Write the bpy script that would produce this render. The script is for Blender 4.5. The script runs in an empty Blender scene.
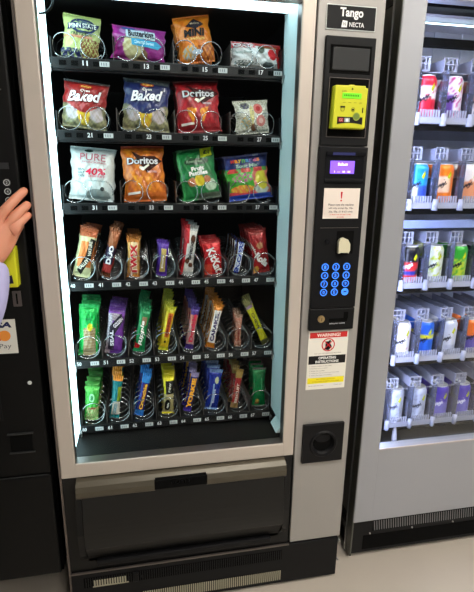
import bpy, bmesh, math, random
from mathutils import Vector, Matrix, Euler
random.seed(7)
S = bpy.context.scene
COL = S.collection
R = math.radians
PI = math.pi

# ------------------------------------------------------------------ colour and materials
def lin(c):
    f = lambda v: v/12.92 if v <= .04045 else ((v+.055)/1.055)**2.4
    return tuple(f(x/255) for x in c)
def mat(name, rgb=(128,128,128), rough=.5, metal=0, spec=.5, emit=None, es=1, bump=None, noise=None, attr=False, coat=0, aniso=None):
    m = bpy.data.materials.new(name); m.use_nodes = True
    nt = m.node_tree; b = nt.nodes['Principled BSDF']
    c = lin(rgb)+(1,)
    b.inputs['Base Color'].default_value = c
    b.inputs['Roughness'].default_value = rough
    b.inputs['Metallic'].default_value = metal
    b.inputs['Specular IOR Level'].default_value = spec
    b.inputs['Coat Weight'].default_value = coat
    tc = nt.nodes.new('ShaderNodeTexCoord')
    if attr:
        a = nt.nodes.new('ShaderNodeAttribute'); a.attribute_name = 'art'
        nt.links.new(a.outputs['Color'], b.inputs['Base Color'])
    if emit:
        b.inputs['Emission Color'].default_value = lin(emit)+(1,)
        b.inputs['Emission Strength'].default_value = es
    if noise:   # (scale, amount, stretch)
        mp = nt.nodes.new('ShaderNodeMapping'); mp.inputs['Scale'].default_value = noise[2]
        n = nt.nodes.new('ShaderNodeTexNoise'); n.inputs['Scale'].default_value = noise[0]; n.inputs['Detail'].default_value = 4
        nt.links.new(tc.outputs['Object'], mp.inputs['Vector']); nt.links.new(mp.outputs[0], n.inputs['Vector'])
        mx = nt.nodes.new('ShaderNodeMixRGB'); k = noise[1]
        mx.inputs[1].default_value = tuple(x*(1-k) for x in c[:3])+(1,)
        mx.inputs[2].default_value = tuple(min(1, x*(1+k)) for x in c[:3])+(1,)
        nt.links.new(n.outputs['Fac'], mx.inputs[0]); nt.links.new(mx.outputs[0], b.inputs['Base Color'])
    if bump:    # (scale, strength, distance)
        n = nt.nodes.new('ShaderNodeTexNoise'); n.inputs['Scale'].default_value = bump[0]; n.inputs['Detail'].default_value = 3
        nt.links.new(tc.outputs['Object'], n.inputs['Vector'])
        bp = nt.nodes.new('ShaderNodeBump'); bp.inputs['Strength'].default_value = bump[1]; bp.inputs['Distance'].default_value = bump[2]
        nt.links.new(n.outputs['Fac'], bp.inputs['Height']); nt.links.new(bp.outputs[0], b.inputs['Normal'])
    return m
def clear(name, tint, alpha, gloss, rough=.05):
    # thin transparent sheet: part see-through, part mirror by the angle, a little milky body
    m = bpy.data.materials.new(name); m.use_nodes = True; nt = m.node_tree; nt.nodes.clear()
    o = nt.nodes.new('ShaderNodeOutputMaterial'); t = nt.nodes.new('ShaderNodeBsdfTransparent'); t.inputs[0].default_value = (.97,.98,.98,1)
    d = nt.nodes.new('ShaderNodeBsdfDiffuse'); d.inputs[0].default_value = lin(tint)+(1,)
    g = nt.nodes.new('ShaderNodeBsdfGlossy'); g.inputs['Roughness'].default_value = rough
    f = nt.nodes.new('ShaderNodeFresnel'); f.inputs['IOR'].default_value = 1.45
    a = nt.nodes.new('ShaderNodeMixShader'); a.inputs[0].default_value = alpha
    nt.links.new(t.outputs[0], a.inputs[1]); nt.links.new(d.outputs[0], a.inputs[2])
    ml = nt.nodes.new('ShaderNodeMath'); ml.operation = 'MULTIPLY'; ml.inputs[1].default_value = gloss
    nt.links.new(f.outputs[0], ml.inputs[0])
    b = nt.nodes.new('ShaderNodeMixShader'); nt.links.new(ml.outputs[0], b.inputs[0])
    nt.links.new(a.outputs[0], b.inputs[1]); nt.links.new(g.outputs[0], b.inputs[2]); nt.links.new(b.outputs[0], o.inputs[0])
    return m
M = dict(
 silverb=mat('cool_silver_paint', (160,162,168), .42, .35, noise=(3,.03,(1,1,1))),
 silver=mat('silver_paint', (160,157,153), .42, .35, bump=(900,.05,.001), noise=(3,.03,(1,1,1))),
 frame=mat('door_frame_paint', (196,186,176), .4, .3, noise=(3,.03,(1,1,1))),
 edge=mat('frame_edge_metal', (120,112,108), .35, .8),
 black=mat('black_plastic', (15,15,15), .42, spec=.3, bump=(700,.08,.001)),
 blackg=mat('gloss_black_plastic', (14,14,16), .2),
 cab=mat('black_cabinet_paint', (8,8,8), .5, spec=.25),
 bezel=mat('black_bezel', (13,13,15), .5, spec=.2),
 smoke=mat('smoked_window', (44,45,46), .3),
 inner=mat('dark_interior', (13,13,14), .6, spec=.2, noise=(5,.2,(1,1,1))),
 tray=mat('black_tray_metal', (12,13,15), .4, spec=.35),
 liner=mat('white_liner', (205,225,225), .5),
 led=mat('led_diffuser', (230,250,250), .5, emit=(205,246,255), es=4.9),
 ledtop=mat('top_lamp_diffuser', (230,250,250), .5, emit=(215,245,255), es=4.0),
 chrome=mat('spiral_steel', (185,188,190), .22, 1),
 steel=mat('bright_steel', (190,190,190), .3, .9),
 flap=mat('flap_black_plastic', (15,15,14), .4, spec=.4, bump=(500,.1,.001)),
 flaptop=mat('bronze_grey_plastic', (80,74,62), .38, .3),
 grille=mat('beige_grille', (150,145,125), .6),
 void=mat('vent_void', (6,6,6), .9, spec=.1),
 label=mat('label_paper', (205,210,208), .6),
 art=mat('printed_wrapper', attr=True, rough=.34, coat=.15, bump=(55,.55,.006)),
 printed=mat('printed_ink', attr=True, rough=.55, spec=.2),
 foil=mat('printed_foil', attr=True, rough=.27, metal=.25, bump=(85,.7,.005)),
 yellow=mat('yellow_plastic', (200,200,34), .4),
 lcd=mat('green_display', (110,220,30), .4, emit=(110,230,20), es=.35),
 scr=mat('violet_screen', (90,60,200), .4, emit=(140,90,255), es=1.3),
 scrtxt=mat('screen_text', (230,220,255), .4, emit=(235,220,255), es=1.6),
 keyb=mat('blue_backlight', (60,130,240), .4, emit=(55,130,255), es=.95),
 keyd=mat('key_face', (6,14,60), .5, emit=(6,20,120), es=.25),
 brass=mat('brass_lock', (190,165,120), .35, .8),
 cream=mat('cream_plastic', (205,198,170), .45),
 glass=clear('door_glass', (200,210,215), 0, .13, .02),
 plastic=clear('clear_rack_plastic', (215,222,255), .15, 2.0, .10),
 plastic2=clear('clear_rack_teeth', (225,230,255), .45, 2.2, .12),
 can=mat('printed_can', attr=True, rough=.3, metal=.15),
 canlid=mat('aluminium_lid', (225,228,236), .3, .45),
 skin=mat('skin', (206,138,110), .5, bump=(260,.15,.0015), noise=(40,.10,(1,1,1))),
 nail=mat('finger_nail', (222,165,145), .3),
 sleeve=mat('lavender_knit', (176,172,214), .85, bump=(380,.4,.002)),
 shelfblue=mat('pale_shelf_edge', (130,145,190), .4),
)
# subsurface warmth on skin
M['skin'].node_tree.nodes['Principled BSDF'].inputs['Subsurface Weight'].default_value = .15
M['skin'].node_tree.nodes['Principled BSDF'].inputs['Subsurface Scale'].default_value = .01

# ------------------------------------------------------------------ mesh builder
class MB:
    def __init__(s): s.v=[]; s.f=[]; s.m=[]; s.c=[]; s.sm=[]
    def add(s, vs, fs, mi=0, col=None, smooth=False):
        n=len(s.v); s.v += [tuple(v) for v in vs]
        s.c += [col or (1,1,1)]*len(vs) if not (col and isinstance(col, list)) else col
        for f in fs: s.f.append(tuple(i+n for i in f)); s.m.append(mi); s.sm.append(smooth)
        return s
    def box(s, x0,x1,y0,y1,z0,z1, mi=0, bev=0, col=None):
        bm=bmesh.new(); bmesh.ops.create_cube(bm,size=1)
        for v in bm.verts: v.co=((x0+x1)/2+v.co.x*(x1-x0),(y0+y1)/2+v.co.y*(y1-y0),(z0+z1)/2+v.co.z*(z1-z0))
        if bev: bmesh.ops.bevel(bm,geom=list(bm.edges),offset=bev,segments=2,affect='EDGES',profile=.5)
        bm.verts.index_update()
        s.add([v.co[:] for v in bm.verts],[[v.index for v in f.verts] for f in bm.faces],mi,col); bm.free(); return s
    def prism(s, pts, y0, y1, mi=0, col=None, axis='y'):
        n=len(pts)
        P=(lambda a,b,y:(a,y,b)) if axis=='y' else (lambda a,b,y:(y,a,b))   # axis x: pts are (y,z)
        vs=[P(a,b,y0) for a,b in pts]+[P(a,b,y1) for a,b in pts]
        fs=[list(range(n)),list(range(2*n-1,n-1,-1))]+[[i,i+n,(i+1)%n+n,(i+1)%n] for i in range(n)]
        return s.add(vs,fs,mi,col)
    def disc(s, cx,cz,r,y0,y1,mi=0,n=28,col=None,rz=None):
        rz=rz or r
        return s.prism([(cx+r*math.cos(2*PI*i/n),cz+rz*math.sin(2*PI*i/n)) for i in range(n)],y0,y1,mi,col)
    def ring(s, cx,cz,r0,r1,y0,y1,mi=0,n=28,col=None):
        vs=[];fs=[]
        for i in range(n):
            a=2*PI*i/n;c,d=math.cos(a),math.sin(a)
            vs+=[(cx+r0*c,y0,cz+r0*d),(cx+r1*c,y0,cz+r1*d),(cx+r1*c,y1,cz+r1*d),(cx+r0*c,y1,cz+r0*d)]
            j=(i+1)%n
            for k in range(4): l=(k+1)%4; fs.append([4*i+k,4*i+l,4*j+l,4*j+k])
        return s.add(vs,fs,mi,col)
    def tube(s, pts, r, mi=0, n=8, closed=False, smooth=True, col=None):
        pts=[Vector(p) for p in pts]; k=len(pts); vs=[];fs=[]; up=Vector((0,0,1)); prev=None
        rr=r if isinstance(r,(list,tuple)) else [r]*k
        for i,p in enumerate(pts):
            t=(pts[(i+1)%k]-pts[i-1]) if closed else (pts[min(i+1,k-1)]-pts[max(i-1,0)])
            t.normalize()
            if prev is None: a=t.orthogonal().normalized()
            else: a=(prev-t*prev.dot(t)).normalized()
            prev=a; b=t.cross(a)
            for j in range(n):
                q=2*PI*j/n; vs.append(p+a*math.cos(q)*rr[i]+b*math.sin(q)*rr[i])
        for i in range(k if closed else k-1):
            for j in range(n):
                a=i*n+j; b=i*n+(j+1)%n; c=((i+1)%k)*n+(j+1)%n; d=((i+1)%k)*n+j
                fs.append([a,b,c,d])
        if not closed: fs.append(list(range(n))[::-1]); fs.append([(k-1)*n+j for j in range(n)])
        return s.add(vs,fs,mi,col,smooth)
    def text(s, txt, cx,cz,w,h,y,mi=0,col=(0,0,0),rot=0,bold=.0,shear=0,fn=None,depth=0):
        tv,tf=glyphs(txt,bold,shear)
        c,d=math.cos(rot),math.sin(rot); vs=[]
        for (a,b) in tv:
            a=a*w; b=b*h; x=cx+a*c-b*d; z=cz+a*d+b*c
            vs.append(fn(x,z) if fn else (x,y,z))
        return s.add(vs,tf,mi,col)
    def build(s, name, mats, parent=None, loc=None, art=False):
        me=bpy.data.meshes.new(name); me.from_pydata(s.v,[],s.f)
        for m in (mats if isinstance(mats,(list,tuple)) else [mats]): me.materials.append(M[m])
        me.polygons.foreach_set('material_index',s.m); me.polygons.foreach_set('use_smooth',s.sm)
        if art:
            ca=me.color_attributes.new('art','FLOAT_COLOR','POINT')
            ca.data.foreach_set('color',[x for c in s.c for x in (*lin(tuple(v*255 for v in c)),1.)])
        me.update()
        o=bpy.data.objects.new(name,me); COL.objects.link(o)
        if parent: o.parent=parent
        if loc: o.location=loc
        return o
_g={}
def glyphs(txt,bold,shear):
    k=(txt,bold,shear)
    if k in _g: return _g[k]
    cu=bpy.data.curves.new('t','FONT'); cu.body=txt; cu.offset=bold; cu.shear=shear; cu.resolution_u=3; cu.align_x='CENTER'
    o=bpy.data.objects.new('t',cu); COL.objects.link(o); bpy.context.view_layer.update()
    me=bpy.data.meshes.new_from_object(o.evaluated_get(bpy.context.evaluated_depsgraph_get()))
    vs=[(v.co.x,v.co.y) for v in me.vertices]; fs=[list(p.vertices) for p in me.polygons]
    bpy.data.objects.remove(o); bpy.data.curves.remove(cu); bpy.data.meshes.remove(me)
    xs=[v[0] for v in vs]; ys=[v[1] for v in vs]
    x0,x1,y0,y1=min(xs),max(xs),min(ys),max(ys)
    vs=[((x-(x0+x1)/2)/(x1-x0),(y-(y0+y1)/2)/(y1-y0)) for x,y in vs]
    _g[k]=(vs,fs); return _g[k]
def c(*a): return tuple(x/255 for x in a)
def empty(name,label,cat,loc=(0,0,0),group=None):
    o=bpy.data.objects.new(name,None); COL.objects.link(o); o.location=loc; o.empty_display_size=.05
    return tag(o,label,cat,group)
def tag(o,label=None,cat=None,group=None,kind=None):
    if label: o['label']=label
    if cat: o['category']=cat
    if group: o['group']=group
    if kind: o['kind']=kind
    return o

# ------------------------------------------------------------------ the room
def struct(name,mb,m): return tag(mb.build(name,m),kind='structure')
M['floor']=mat('vinyl_floor',(172,163,152),.38,noise=(2.2,.10,(1,1,1)),bump=(60,.05,.001))
M['wallp']=mat('wall_paint',(190,184,174),.8,noise=(2,.04,(1,1,1)))
M['ceil']=mat('ceiling_paint',(225,222,215),.9)
M['lamp']=mat('ceiling_lamp',(255,250,240),.5,emit=(255,249,238),es=34)
struct('floor',MB().box(-2.6,4.2,-4.2,1.1,-.05,0),'floor')
struct('wall_back',MB().box(-2.6,4.2,1.1,1.2,0,2.75),'wallp')
struct('ceiling',MB().box(-2.6,4.2,-4.2,1.2,2.75,2.8),'ceil')
struct('wall_left',MB().box(-2.7,-2.6,-4.2,1.2,0,2.8),'wallp')
for i,(x,y) in enumerate([(.95,-1.30),(2.6,-1.30),(.95,-2.62),(2.9,-2.1)]):
    t=empty('ceiling_light','square flush ceiling light '+('above the walkway facing the snack machine','above the walkway facing the cooled drinks machine','further back behind the viewer, left side','further back behind the viewer, right side')[i],'ceiling light',(x,y,2.748))
    MB().box(-.33,.33,-.33,.33,-.03,.0,0,.004).build('housing','frame',t)
    MB().box(-.30,.30,-.30,.30,-.036,-.030).build('diffuser','lamp',t)

# ================================================================== SNACK MACHINE
vm=empty('snack_vending_machine','tall silver and black glass-fronted snack vending machine in the centre with keypad column','vending machine',(0,0,0))
W=.889; H=1.84
b=MB()
b.box(.0,.02,.035,.82,.10,H).box(W-.02,W,.035,.82,.10,H).box(.02,W-.02,.80,.82,.10,H).box(.02,W-.02,.035,.80,H-.04,H)
b.box(.02,W-.02,.035,.80,.10,.13).box(.690,.705,.035,.80,.13,H-.04)
b.build('cabinet','cab',vm)
MB().box(.02,.690,.76,.80,.13,H-.04).build('interior_back_panel','inner',vm)
# door frame: one outline with the window cut out
b=MB()
def frame(b,x0,x1,z0,z1,a0,a1,c0,c1,y0,y1,bev=.003):
    b.box(x0,a0,y0,y1,z0,z1,0,bev); b.box(a1,x1,y0,y1,z0,z1,0,bev)
    b.box(a0-.004,a1+.004,y0,y1,z0,c0,0,bev); b.box(a0-.004,a1+.004,y0,y1,c1,z1,0,bev)
frame(b,.003,.7055,.511,H,.0450,.6690,.5565,1.788,0,.034)
b.build('door_frame','frame',vm)
b=MB()
b.box(-.0035,.0025,.004,.05,.012,H,0); b.box(.043,.0452,.004,.036,.5545,1.789).box(.6688,.671,.004,.036,.5545,1.789).box(.043,.671,.004,.036,.5545,.5570)
b.build('frame_edge_trim','edge',vm)
MB().box(.0440,.6700,.018,.022,.5560,1.7885).build('glass_pane','glass',vm)
# side column
MB().box(.7090,W,0,.034,.172,H,0,.003).build('side_panel','silver',vm)
MB().box(.7050,.7092,.010,.034,.172,H).build('door_seam','void',vm)
# inner liners and light strips
b=MB(); b.box(.672,.678,.035,.165,.60,1.80); b.prism([(.672,.60),(.672,.575),(.655,.575)],.034,.10); b.build('right_liner','liner',vm)
b=MB(); b.box(.030,.041,.036,.165,.575,1.80,0); b.build('left_light_strip','led',vm)
MB().box(.045,.670,.040,.13,1.795,1.80).build('top_light','ledtop',vm)
MB().box(.03,.69,.04,.16,.52,.556).build('window_sill_ledge','cab',vm)
# black well bottom in front of the lowest tray
b=MB(); b.box(.03,.69,.16,.75,.50,.52); b.build('drop_well_floor','inner',vm)
# loop of dark cable at the top left corner behind the glass
b=MB(); b.tube([(.046+.030*math.cos(a),.07+.004*math.sin(2*a),1.767+.030*math.sin(a)) for a in [2*PI*i/28 for i in range(28)]],.0028,closed=True)
b.build('cable_loop','bezel',vm)

# trays
ZL={1:1.648,2:1.470,3:1.276,4:1.051,5:.804,6:.578}
def helix(R_,pitch,L,flip,wire=.0012,seg=26):
    turns=L/pitch; n=int(turns*seg); pts=[]
    for i in range(n+1):
        a=2*PI*i/seg*(-1 if flip else 1)+ (PI*1.25 if not flip else -PI*.25)
        y=pitch*i/seg if i>seg*.8 else pitch*.35*i/seg
        if i<=seg*.8: pass
        else: y=pitch*.35*.8+(i-seg*.8)/seg*pitch
        pts.append((R_*math.cos(a),y,R_*math.sin(a)))
    return MB().tube(pts,wire,n=6)
proto={}
for key,(r_,p_,fl) in dict(wa=(.0305,.062,0),wb=(.0305,.062,1),nr=(.0345,.037,0)).items():
    o=helix(r_,p_,.40,fl).build('spiral','chrome'); proto[key]=o.data; bpy.data.objects.remove(o)
for row in range(1,7):
    zl=ZL[row]; zf=zl+.012
    b=MB()
    b.box(.047,.668,.158,.70,zf-.005,zf-.001)                # floor of the tray
    b.box(.047,.668,.150,.158,zl-.014,zl+.013,0,.002)         # front lip
    b.box(.047,.050,.158,.60,zf,zf+.05); b.box(.665,.668,.158,.60,zf,zf+.05)
    b.box(.047,.668,.158,.175,zl-.018,zl-.012)
    tr=b.build('shelf_tray','tray',vm)
    wide=row<=3; n=4 if wide else 8; pw=.1575 if wide else .0785
    for k in range(n):
        x0=.047+pw*k
        if k: MB().box(x0-.0006,x0+.0006,.156,.58,zf,zf+(.062 if wide else .055)).build('divider','edge',tr)
        if wide:
            for kk,key in ((.033,'wa'),(.105,'wb')):
                o=bpy.data.objects.new('spiral',proto[key]); COL.objects.link(o); o.parent=tr; o.location=(x0+kk,.157,zf+.0325)
        else:
            o=bpy.data.objects.new('spiral',proto['nr']); COL.objects.link(o); o.parent=tr; o.location=(x0+.038,.157,zf+.0365)
        num=str((2*k+1)+10*row) if wide else str(k+10*row)
        nx=x0+(.085 if wide else .009); lx=x0+(.134 if wide else .055)
        MB().text(num,nx,zl+.001,.013,.012,.1494,col=c(215,218,220),bold=.02).build('lane_number','printed',tr,art=True)
        b=MB().box(lx-.0125,lx+.0125,.1485,.1500,zl-.0055,zl+.0065,0,col=c(190,196,196))
        for q in range(3): b.box(lx-.009+q*.006,lx-.006+q*.006,.1482,.1486,zl-.003,zl+.004,0,col=c(120,125,130))
        b.build('price_label','printed',tr,art=True)
        if wide:
            for q in (.02,.05,.105): MB().box(x0+q,x0+q+.018,.1490,.1502,zl-.006,zl+.006,0,.001).build('selector_clip','void',tr)
    for sx in (.0435,.6655):
        MB().box(sx,sx+.005,.140,.156,zl-.012,zl-.004,0,.001).box(sx,sx+.004,.146,.156,zl-.024,zl-.012,0,.001).build('tray_latch','steel',tr)

# delivery flap, black lower left
b=MB(); b.box(.003,.704,.004,.034,.172,.510,0,.002); b.build('lower_panel','black',vm)
b=MB()  # light brownish top rail of the hatch, bulging forward
prof=[(.004,.508),(-.012,.505),(-.024,.494),(-.030,.480),(-.030,.462),(-.026,.456),(.004,.456)]
b.prism(prof,.044,.270,axis='x'); b.prism(prof,.424,.676,axis='x')
b.prism([(.004,.508),(-.012,.505),(-.020,.498),(.004,.498)],.270,.424,axis='x')
b.build('hatch_rail','flaptop',vm)
b=MB()  # flap
n=14; pr=[]
for i in range(n+1):
    t=i/n; pr.append((-.026-.018*math.sin(PI*min(1,t*1.05))+.030*max(0,t-.72)/.28, .470-.255*t))
pr=[(.004,.470)]+pr+[(.004,.205)]
b.prism(pr,.060,.668,axis='x',mi=0); fl=b.build('delivery_flap','flap',vm)
MB().box(.085,.640,-.014,.004,.196,.216,0,.004).build('flap_lip','bezel',fl)
b=MB(); b.box(.268,.426,-.0306,.004,.464,.494,0,.001); ph=b.build('hatch_handle','void',vm)
MB().text('PUSH',.345,.482,.055,.008,-.0306,col=c(150,150,150)).build('handle_lettering','printed',vm,art=True)
# side cheeks of the hatch
for x0,x1 in ((.040,.058),(.670,.686)):
    MB().prism([(.004,.49),(-.018,.485),(-.034,.42),(-.040,.34),(-.030,.26),(.004,.215)],x0,x1,axis='x').build('hatch_cheek','black',vm)
# plinth with vents
b=MB(); b.box(.003,W-.006,-.004,.035,.012,.168,0,.003); b.build('plinth','bezel',vm)
b=MB()
b.box(.040,.682,-.0046,-.0035,.112,.150)
b.box(.215,.682,-.0046,-.0035,.026,.068)
b.build('vent_recess','void',vm)
b=MB()
for i in range(88):
    x=.044+i*.00727; b.box(x,x+.0034,-.0056,-.0040,.113,.149)
b.build('vent_slats','bezel',vm)
b=MB()
for i in range(66):
    x=.218+i*.00705; b.box(x,x+.0042,-.0058,-.0040,.027,.066)
b.build('lower_grille','grille',vm)
b=MB()
for i in range(13):
    x=.070+i*.0078; b.box(x,x+.0048,-.0062,-.0045,.116,.138)
b.box(.066,.176,-.0060,-.0045,.112,.116)
b.build('vent_insert','grille',vm)
b=MB(); b.box(.190,.207,-.012,-.004,.115,.150,0,.002); b.disc(.218,.128,.004,-.007,-.004); b.build('vent_latch','bezel',vm)
MB().box(.003,.705,-.0065,.0,.168,.172).build('plinth_top_edge','edge',vm)
for x in (.05,.84):
    for y in (.08,.76): MB().disc(x,0,.02,0,.02).build('foot','black',vm)
for o in [o for o in vm.children if o.name.startswith('foot')]:
    o.rotation_euler=(R(90),0,0)
k=0
for o in [o for o in vm.children if o.name.startswith('foot')]:
    x=(.05,.05,.84,.84)[k]; y=(.08,.76,.08,.76)[k]; k+=1
    o.data.transform(Matrix.Translation((-x,0,0))); o.location=(x,y,.018)
MB().box(.02,W-.02,.035,.80,.018,.10).build('base_skirt','cab',vm)

# name plate
b=MB().box(.7305,.8635,-.0025,0,1.729,1.786,0,.001); pl=b.build('name_plate','label',vm)
b=MB().box(.7325,.8615,-.0032,-.0020,1.7315,1.7835,0,col=c(20,20,22))
b.text('Tango',.797,1.7665,.062,.026,-.0036,col=c(240,240,240),bold=.03)
b.text('NECTA',.812,1.7425,.040,.0105,-.0036,col=c(225,225,225),bold=.02)
b.add([(.771,-.0036,1.735),(.786,-.0036,1.7355),(.787,-.0036,1.750),(.774,-.0036,1.751)],[[0,1,2,3]],0,c(235,235,235))
b.text('N',.779,1.743,.006,.008,-.0040,col=c(120,120,120))
b.build('lettering','printed',pl,art=True)

# control column
b=MB()
b.box(.7315,.8665,-.010,0,1.452,1.714,0,.002); b.box(.7300,.8680,-.012,0,1.001,1.449,0,.002); b.box(.7290,.8680,-.012,0,.932,.999,0,.003)
cp=b.build('control_column','bezel',vm)
b=MB().box(.744,.856,-.0115,-.009,1.628,1.694,0,.001); b.build('display_surround','void',cp)
MB().box(.7495,.850,-.0135,-.0110,1.635,1.688,0,.002).build('display_window','smoke',cp)
b=MB().box(.746,.855,-.0112,-.0095,1.473,1.617); b.build('reader_recess','void',cp)
b=MB()
for a in ((.7455,.8555,1.6160,1.6175),(.7455,.8555,1.4725,1.474),(.7455,.7468,1.4725,1.6175),(.8542,.8555,1.4725,1.6175)): b.box(a[0],a[1],-.0125,-.0095,a[2],a[3])
b.build('recess_outline','edge',cp)
# yellow card reader
def reader(parent,ox,oz,oy,w=.092,h=.106):
    X=lambda u: ox+u*w; Z=lambda v: oz+v*h
    n=10; arc=[(X(.12+.76*i/n),Z(.03+.02*math.sin(PI*i/n))) for i in range(n+1)]
    out=[(X(0),Z(.02)),(X(.03),Z(0)),(X(.95),Z(.0)),(X(.985),Z(.03)),(X(1.0),Z(.93)),(X(.93),Z(.945)),(X(.92),Z(.985)),(X(.62),Z(.985)),(X(.58),Z(1.0)),(X(.46),Z(1.0)),(X(.43),Z(.985)),(X(.05),Z(.98)),(X(.02),Z(.95))]
    bm=bmesh.new(); vs=[bm.verts.new((x,oy,z)) for x,z in out]; f=bm.faces.new(vs)
    r=bmesh.ops.extrude_face_region(bm,geom=[f]); ev=[g for g in r['geom'] if isinstance(g,bmesh.types.BMVert)]
    for v in ev: v.co.y=oy-.026
    fe=[g for g in r['geom'] if isinstance(g,bmesh.types.BMFace)][0]
    bmesh.ops.bevel(bm,geom=list(fe.edges),offset=.004,segments=3,affect='EDGES',profile=.5)
    bmesh.ops.recalc_face_normals(bm,faces=bm.faces)
    me=bpy.data.meshes.new('card_reader'); bm.to_mesh(me); bm.free(); me.materials.append(M['yellow'])
    o=bpy.data.objects.new('card_reader',me); COL.objects.link(o); o.parent=parent
    y=oy-.0265
    return o,X,Z,y
cr,X,Z,y=reader(vm,.7515,1.493,-.009)
MB().box(X(.24),X(.80),y-.0008,y+.001,Z(.685),Z(.81),0,.0006).build('reader_display','lcd',cr)
b=MB()
n=12
top=[(X(.13),Z(.27))]+[(X(.88),Z(.27)),(X(.88),Z(.10))]
arc=[(X(.88-.75*i/n),Z(.10+.035*math.sin(PI*i/n))) for i in range(n+1)]
b.prism([(X(.13),Z(.27)),(X(.88),Z(.27))]+arc,y-.0006,y,0,c(22,20,16))
b.box(X(.17),X(.31),y-.001,y,Z(.15),Z(.245),0,col=c(150,40,40)); b.box(X(.34),X(.50),y-.001,y,Z(.15),Z(.245),0,col=c(150,165,160))
b.text('CC',X(.24),Z(.197),.009,.006,y-.0013,col=c(240,200,200)); b.disc(X(.42),Z(.197),.004,y-.0013,y-.0009,0,14,c(235,238,235))
b.disc(X(.69),Z(.285),.010,y-.0014,y-.0005,0,20,c(150,165,60)); b.disc(X(.69),Z(.285),.008,y-.0017,y-.0012,0,20,c(110,130,60))
b.disc(X(.52),Z(.90),.0022,y-.0008,y,0,12,c(70,60,10))
b.text('2201',X(.28),Z(.845),.012,.004,y-.0006,col=c(70,75,20))
b.box(X(.20),X(.34),y-.0006,y,Z(.475),Z(.515),0,col=c(50,55,20))
for a in (.27,.58): b.ring(X(a),Z(.44),.0044,.0053,y-.0006,y,0,18,c(120,125,30))
b.box(X(.55),X(.61),y-.0006,y,Z(.42),Z(.46),0,col=c(60,60,20))
b.box(X(.855),X(.885),y-.0006,y,Z(.37),Z(.49),0,col=c(50,50,15))
for q in range(4): b.box(X(.27+q*.16),X(.35+q*.16),y-.0006,y,Z(.59),Z(.600),0,col=c(150,150,40))
b.build('reader_print','printed',cr,art=True)
b=MB()
for q in range(9): b.box(X(.29+q*.05),X(.32+q*.05),y-.0012,y-.0006,Z(.73),Z(.775),0,col=c(60,130,20))
b.build('display_characters','printed',cr,art=True)
# lower screen
b=MB(); b.box(.748,.858,-.0130,-.0115,1.357,1.437,0,.001); b.build('screen_recess','blackg',cp)
b=MB(); b.prism([(-.0125,1.437),(-.020,1.4355),(-.020,1.428),(-.0125,1.424)],.748,.858,axis='x'); b.build('screen_hood','blackg',cp); b=MB(); b.prism([(-.0125,1.368),(-.017,1.362),(-.017,1.357),(-.0125,1.357)],.748,.858,axis='x'); b.build('screen_sill','blackg',cp)
MB().box(.762,.831,-.0142,-.0128,1.380,1.413,0,.0005).build('screen','scr',cp)
b=MB(); b.text('Select',.797,1.4045,.028,.0075,-.0146,bold=.03); b.text('1  ---  18 - 85',.797,1.3850,.046,.005,-.0146,bold=.02); b.build('screen_text','scrtxt',cp)
b=MB(); b.box(.765,.828,-.0205,-.0198,1.4275,1.4345); b.build('hood_blue_strip','keyd',cp)  # faint blue emissive strip across the hood face
# paper note
b=MB(); b.box(.7495,.8535,-.0132,-.0118,1.2595,1.3415,0,col=c(226,214,204))
y=-.0136
b.add([(.797,y,1.332),(.803,y,1.332),(.8015,y,1.314),(.7985,y,1.314)],[[0,1,2,3]],0,c(200,40,50)); b.disc(.800,1.3085,.0024,y,-.0132,0,12,c(200,40,50))
for i,(t,w) in enumerate([('Please note the machine',.074),('will only accept 5p, 10p,',.072),('20p, 50p, £1 & £2 coins',.070)]):
    b.text(t,.8005,1.2975-i*.0098,w,.0062,y,col=c(60,50,50),bold=.012)
b.text('It does not accept notes',.8005,1.2705,.062,.0052,y,col=c(210,90,70),bold=.012); b.text('or cards',.8005,1.2640,.020,.0045,y,col=c(210,90,70),bold=.012)
b.build('paper_notice','printed',cp,art=True)
# coin unit
MB().box(.745,.858,-.0128,-.0115,1.2335,1.2345).build('coin_unit_seam','edge',cp)
b=MB().disc(.7665,1.196,.0062,-.018,-.012,0,20); b.build('coin_button','blackg',cp)
MB().box(.795,.846,-.0128,-.0115,1.160,1.2250,0,.001).build('coin_slot_recess','void',cp)
b=MB(); pts=[(.798,1.164),(.828,1.164),(.832,1.172),(.831,1.190),(.824,1.202),(.812,1.207),(.802,1.204),(.797,1.195)]
b.prism(pts,-.026,-.012); b.build('coin_chute','cream',cp)
MB().box(.803,.826,-.0268,-.025,1.160,1.1655,0,.001).build('coin_slot','void',cp)
glyph=['1','2','3','4','5','6','7','8','9','0','E','C']
for i in range(12):
    x=.7655+.0325*(i%3); z=1.1235-.0247*(i//3)
    b=MB(); b.disc(x,z,.0112,-.0150,-.0118,1,24); b.ring(x,z,.0082,.0106,-.0160,-.0150,0,26)
    if i==11: b.disc(x,z,.0084,-.0156,-.0150,0,20); b.box(x-.004,x+.005,-.0162,-.0156,z-.001,z+.0025,1)
    else: b.text(glyph[i],x,z,.0062,.0095,-.0156,mi=0,bold=.03)
    b.build('keypad_button',['keyb','keyd'],cp)
# lock unit
b=MB().disc(.7640,.9685,.0105,-.016,-.012,0,24); b.disc(.7640,.9685,.0075,-.019,-.016,0,20); b.box(.7632,.7648,-.0196,-.018,.9635,.9735,1); b.build('lock',['brass','void'],cp)
b=MB(); b.box(.789,.846,-.0126,-.0118,.958,.968); b.box(.834,.848,-.0126,-.0118,.966,.987); b.build('return_slot','void',cp)
MB().text('azkoyen coins',.8150,.9525,.048,.0058,-.0128,col=c(205,208,212),bold=.02).build('lock_unit_lettering','printed',cp,art=True)
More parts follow.
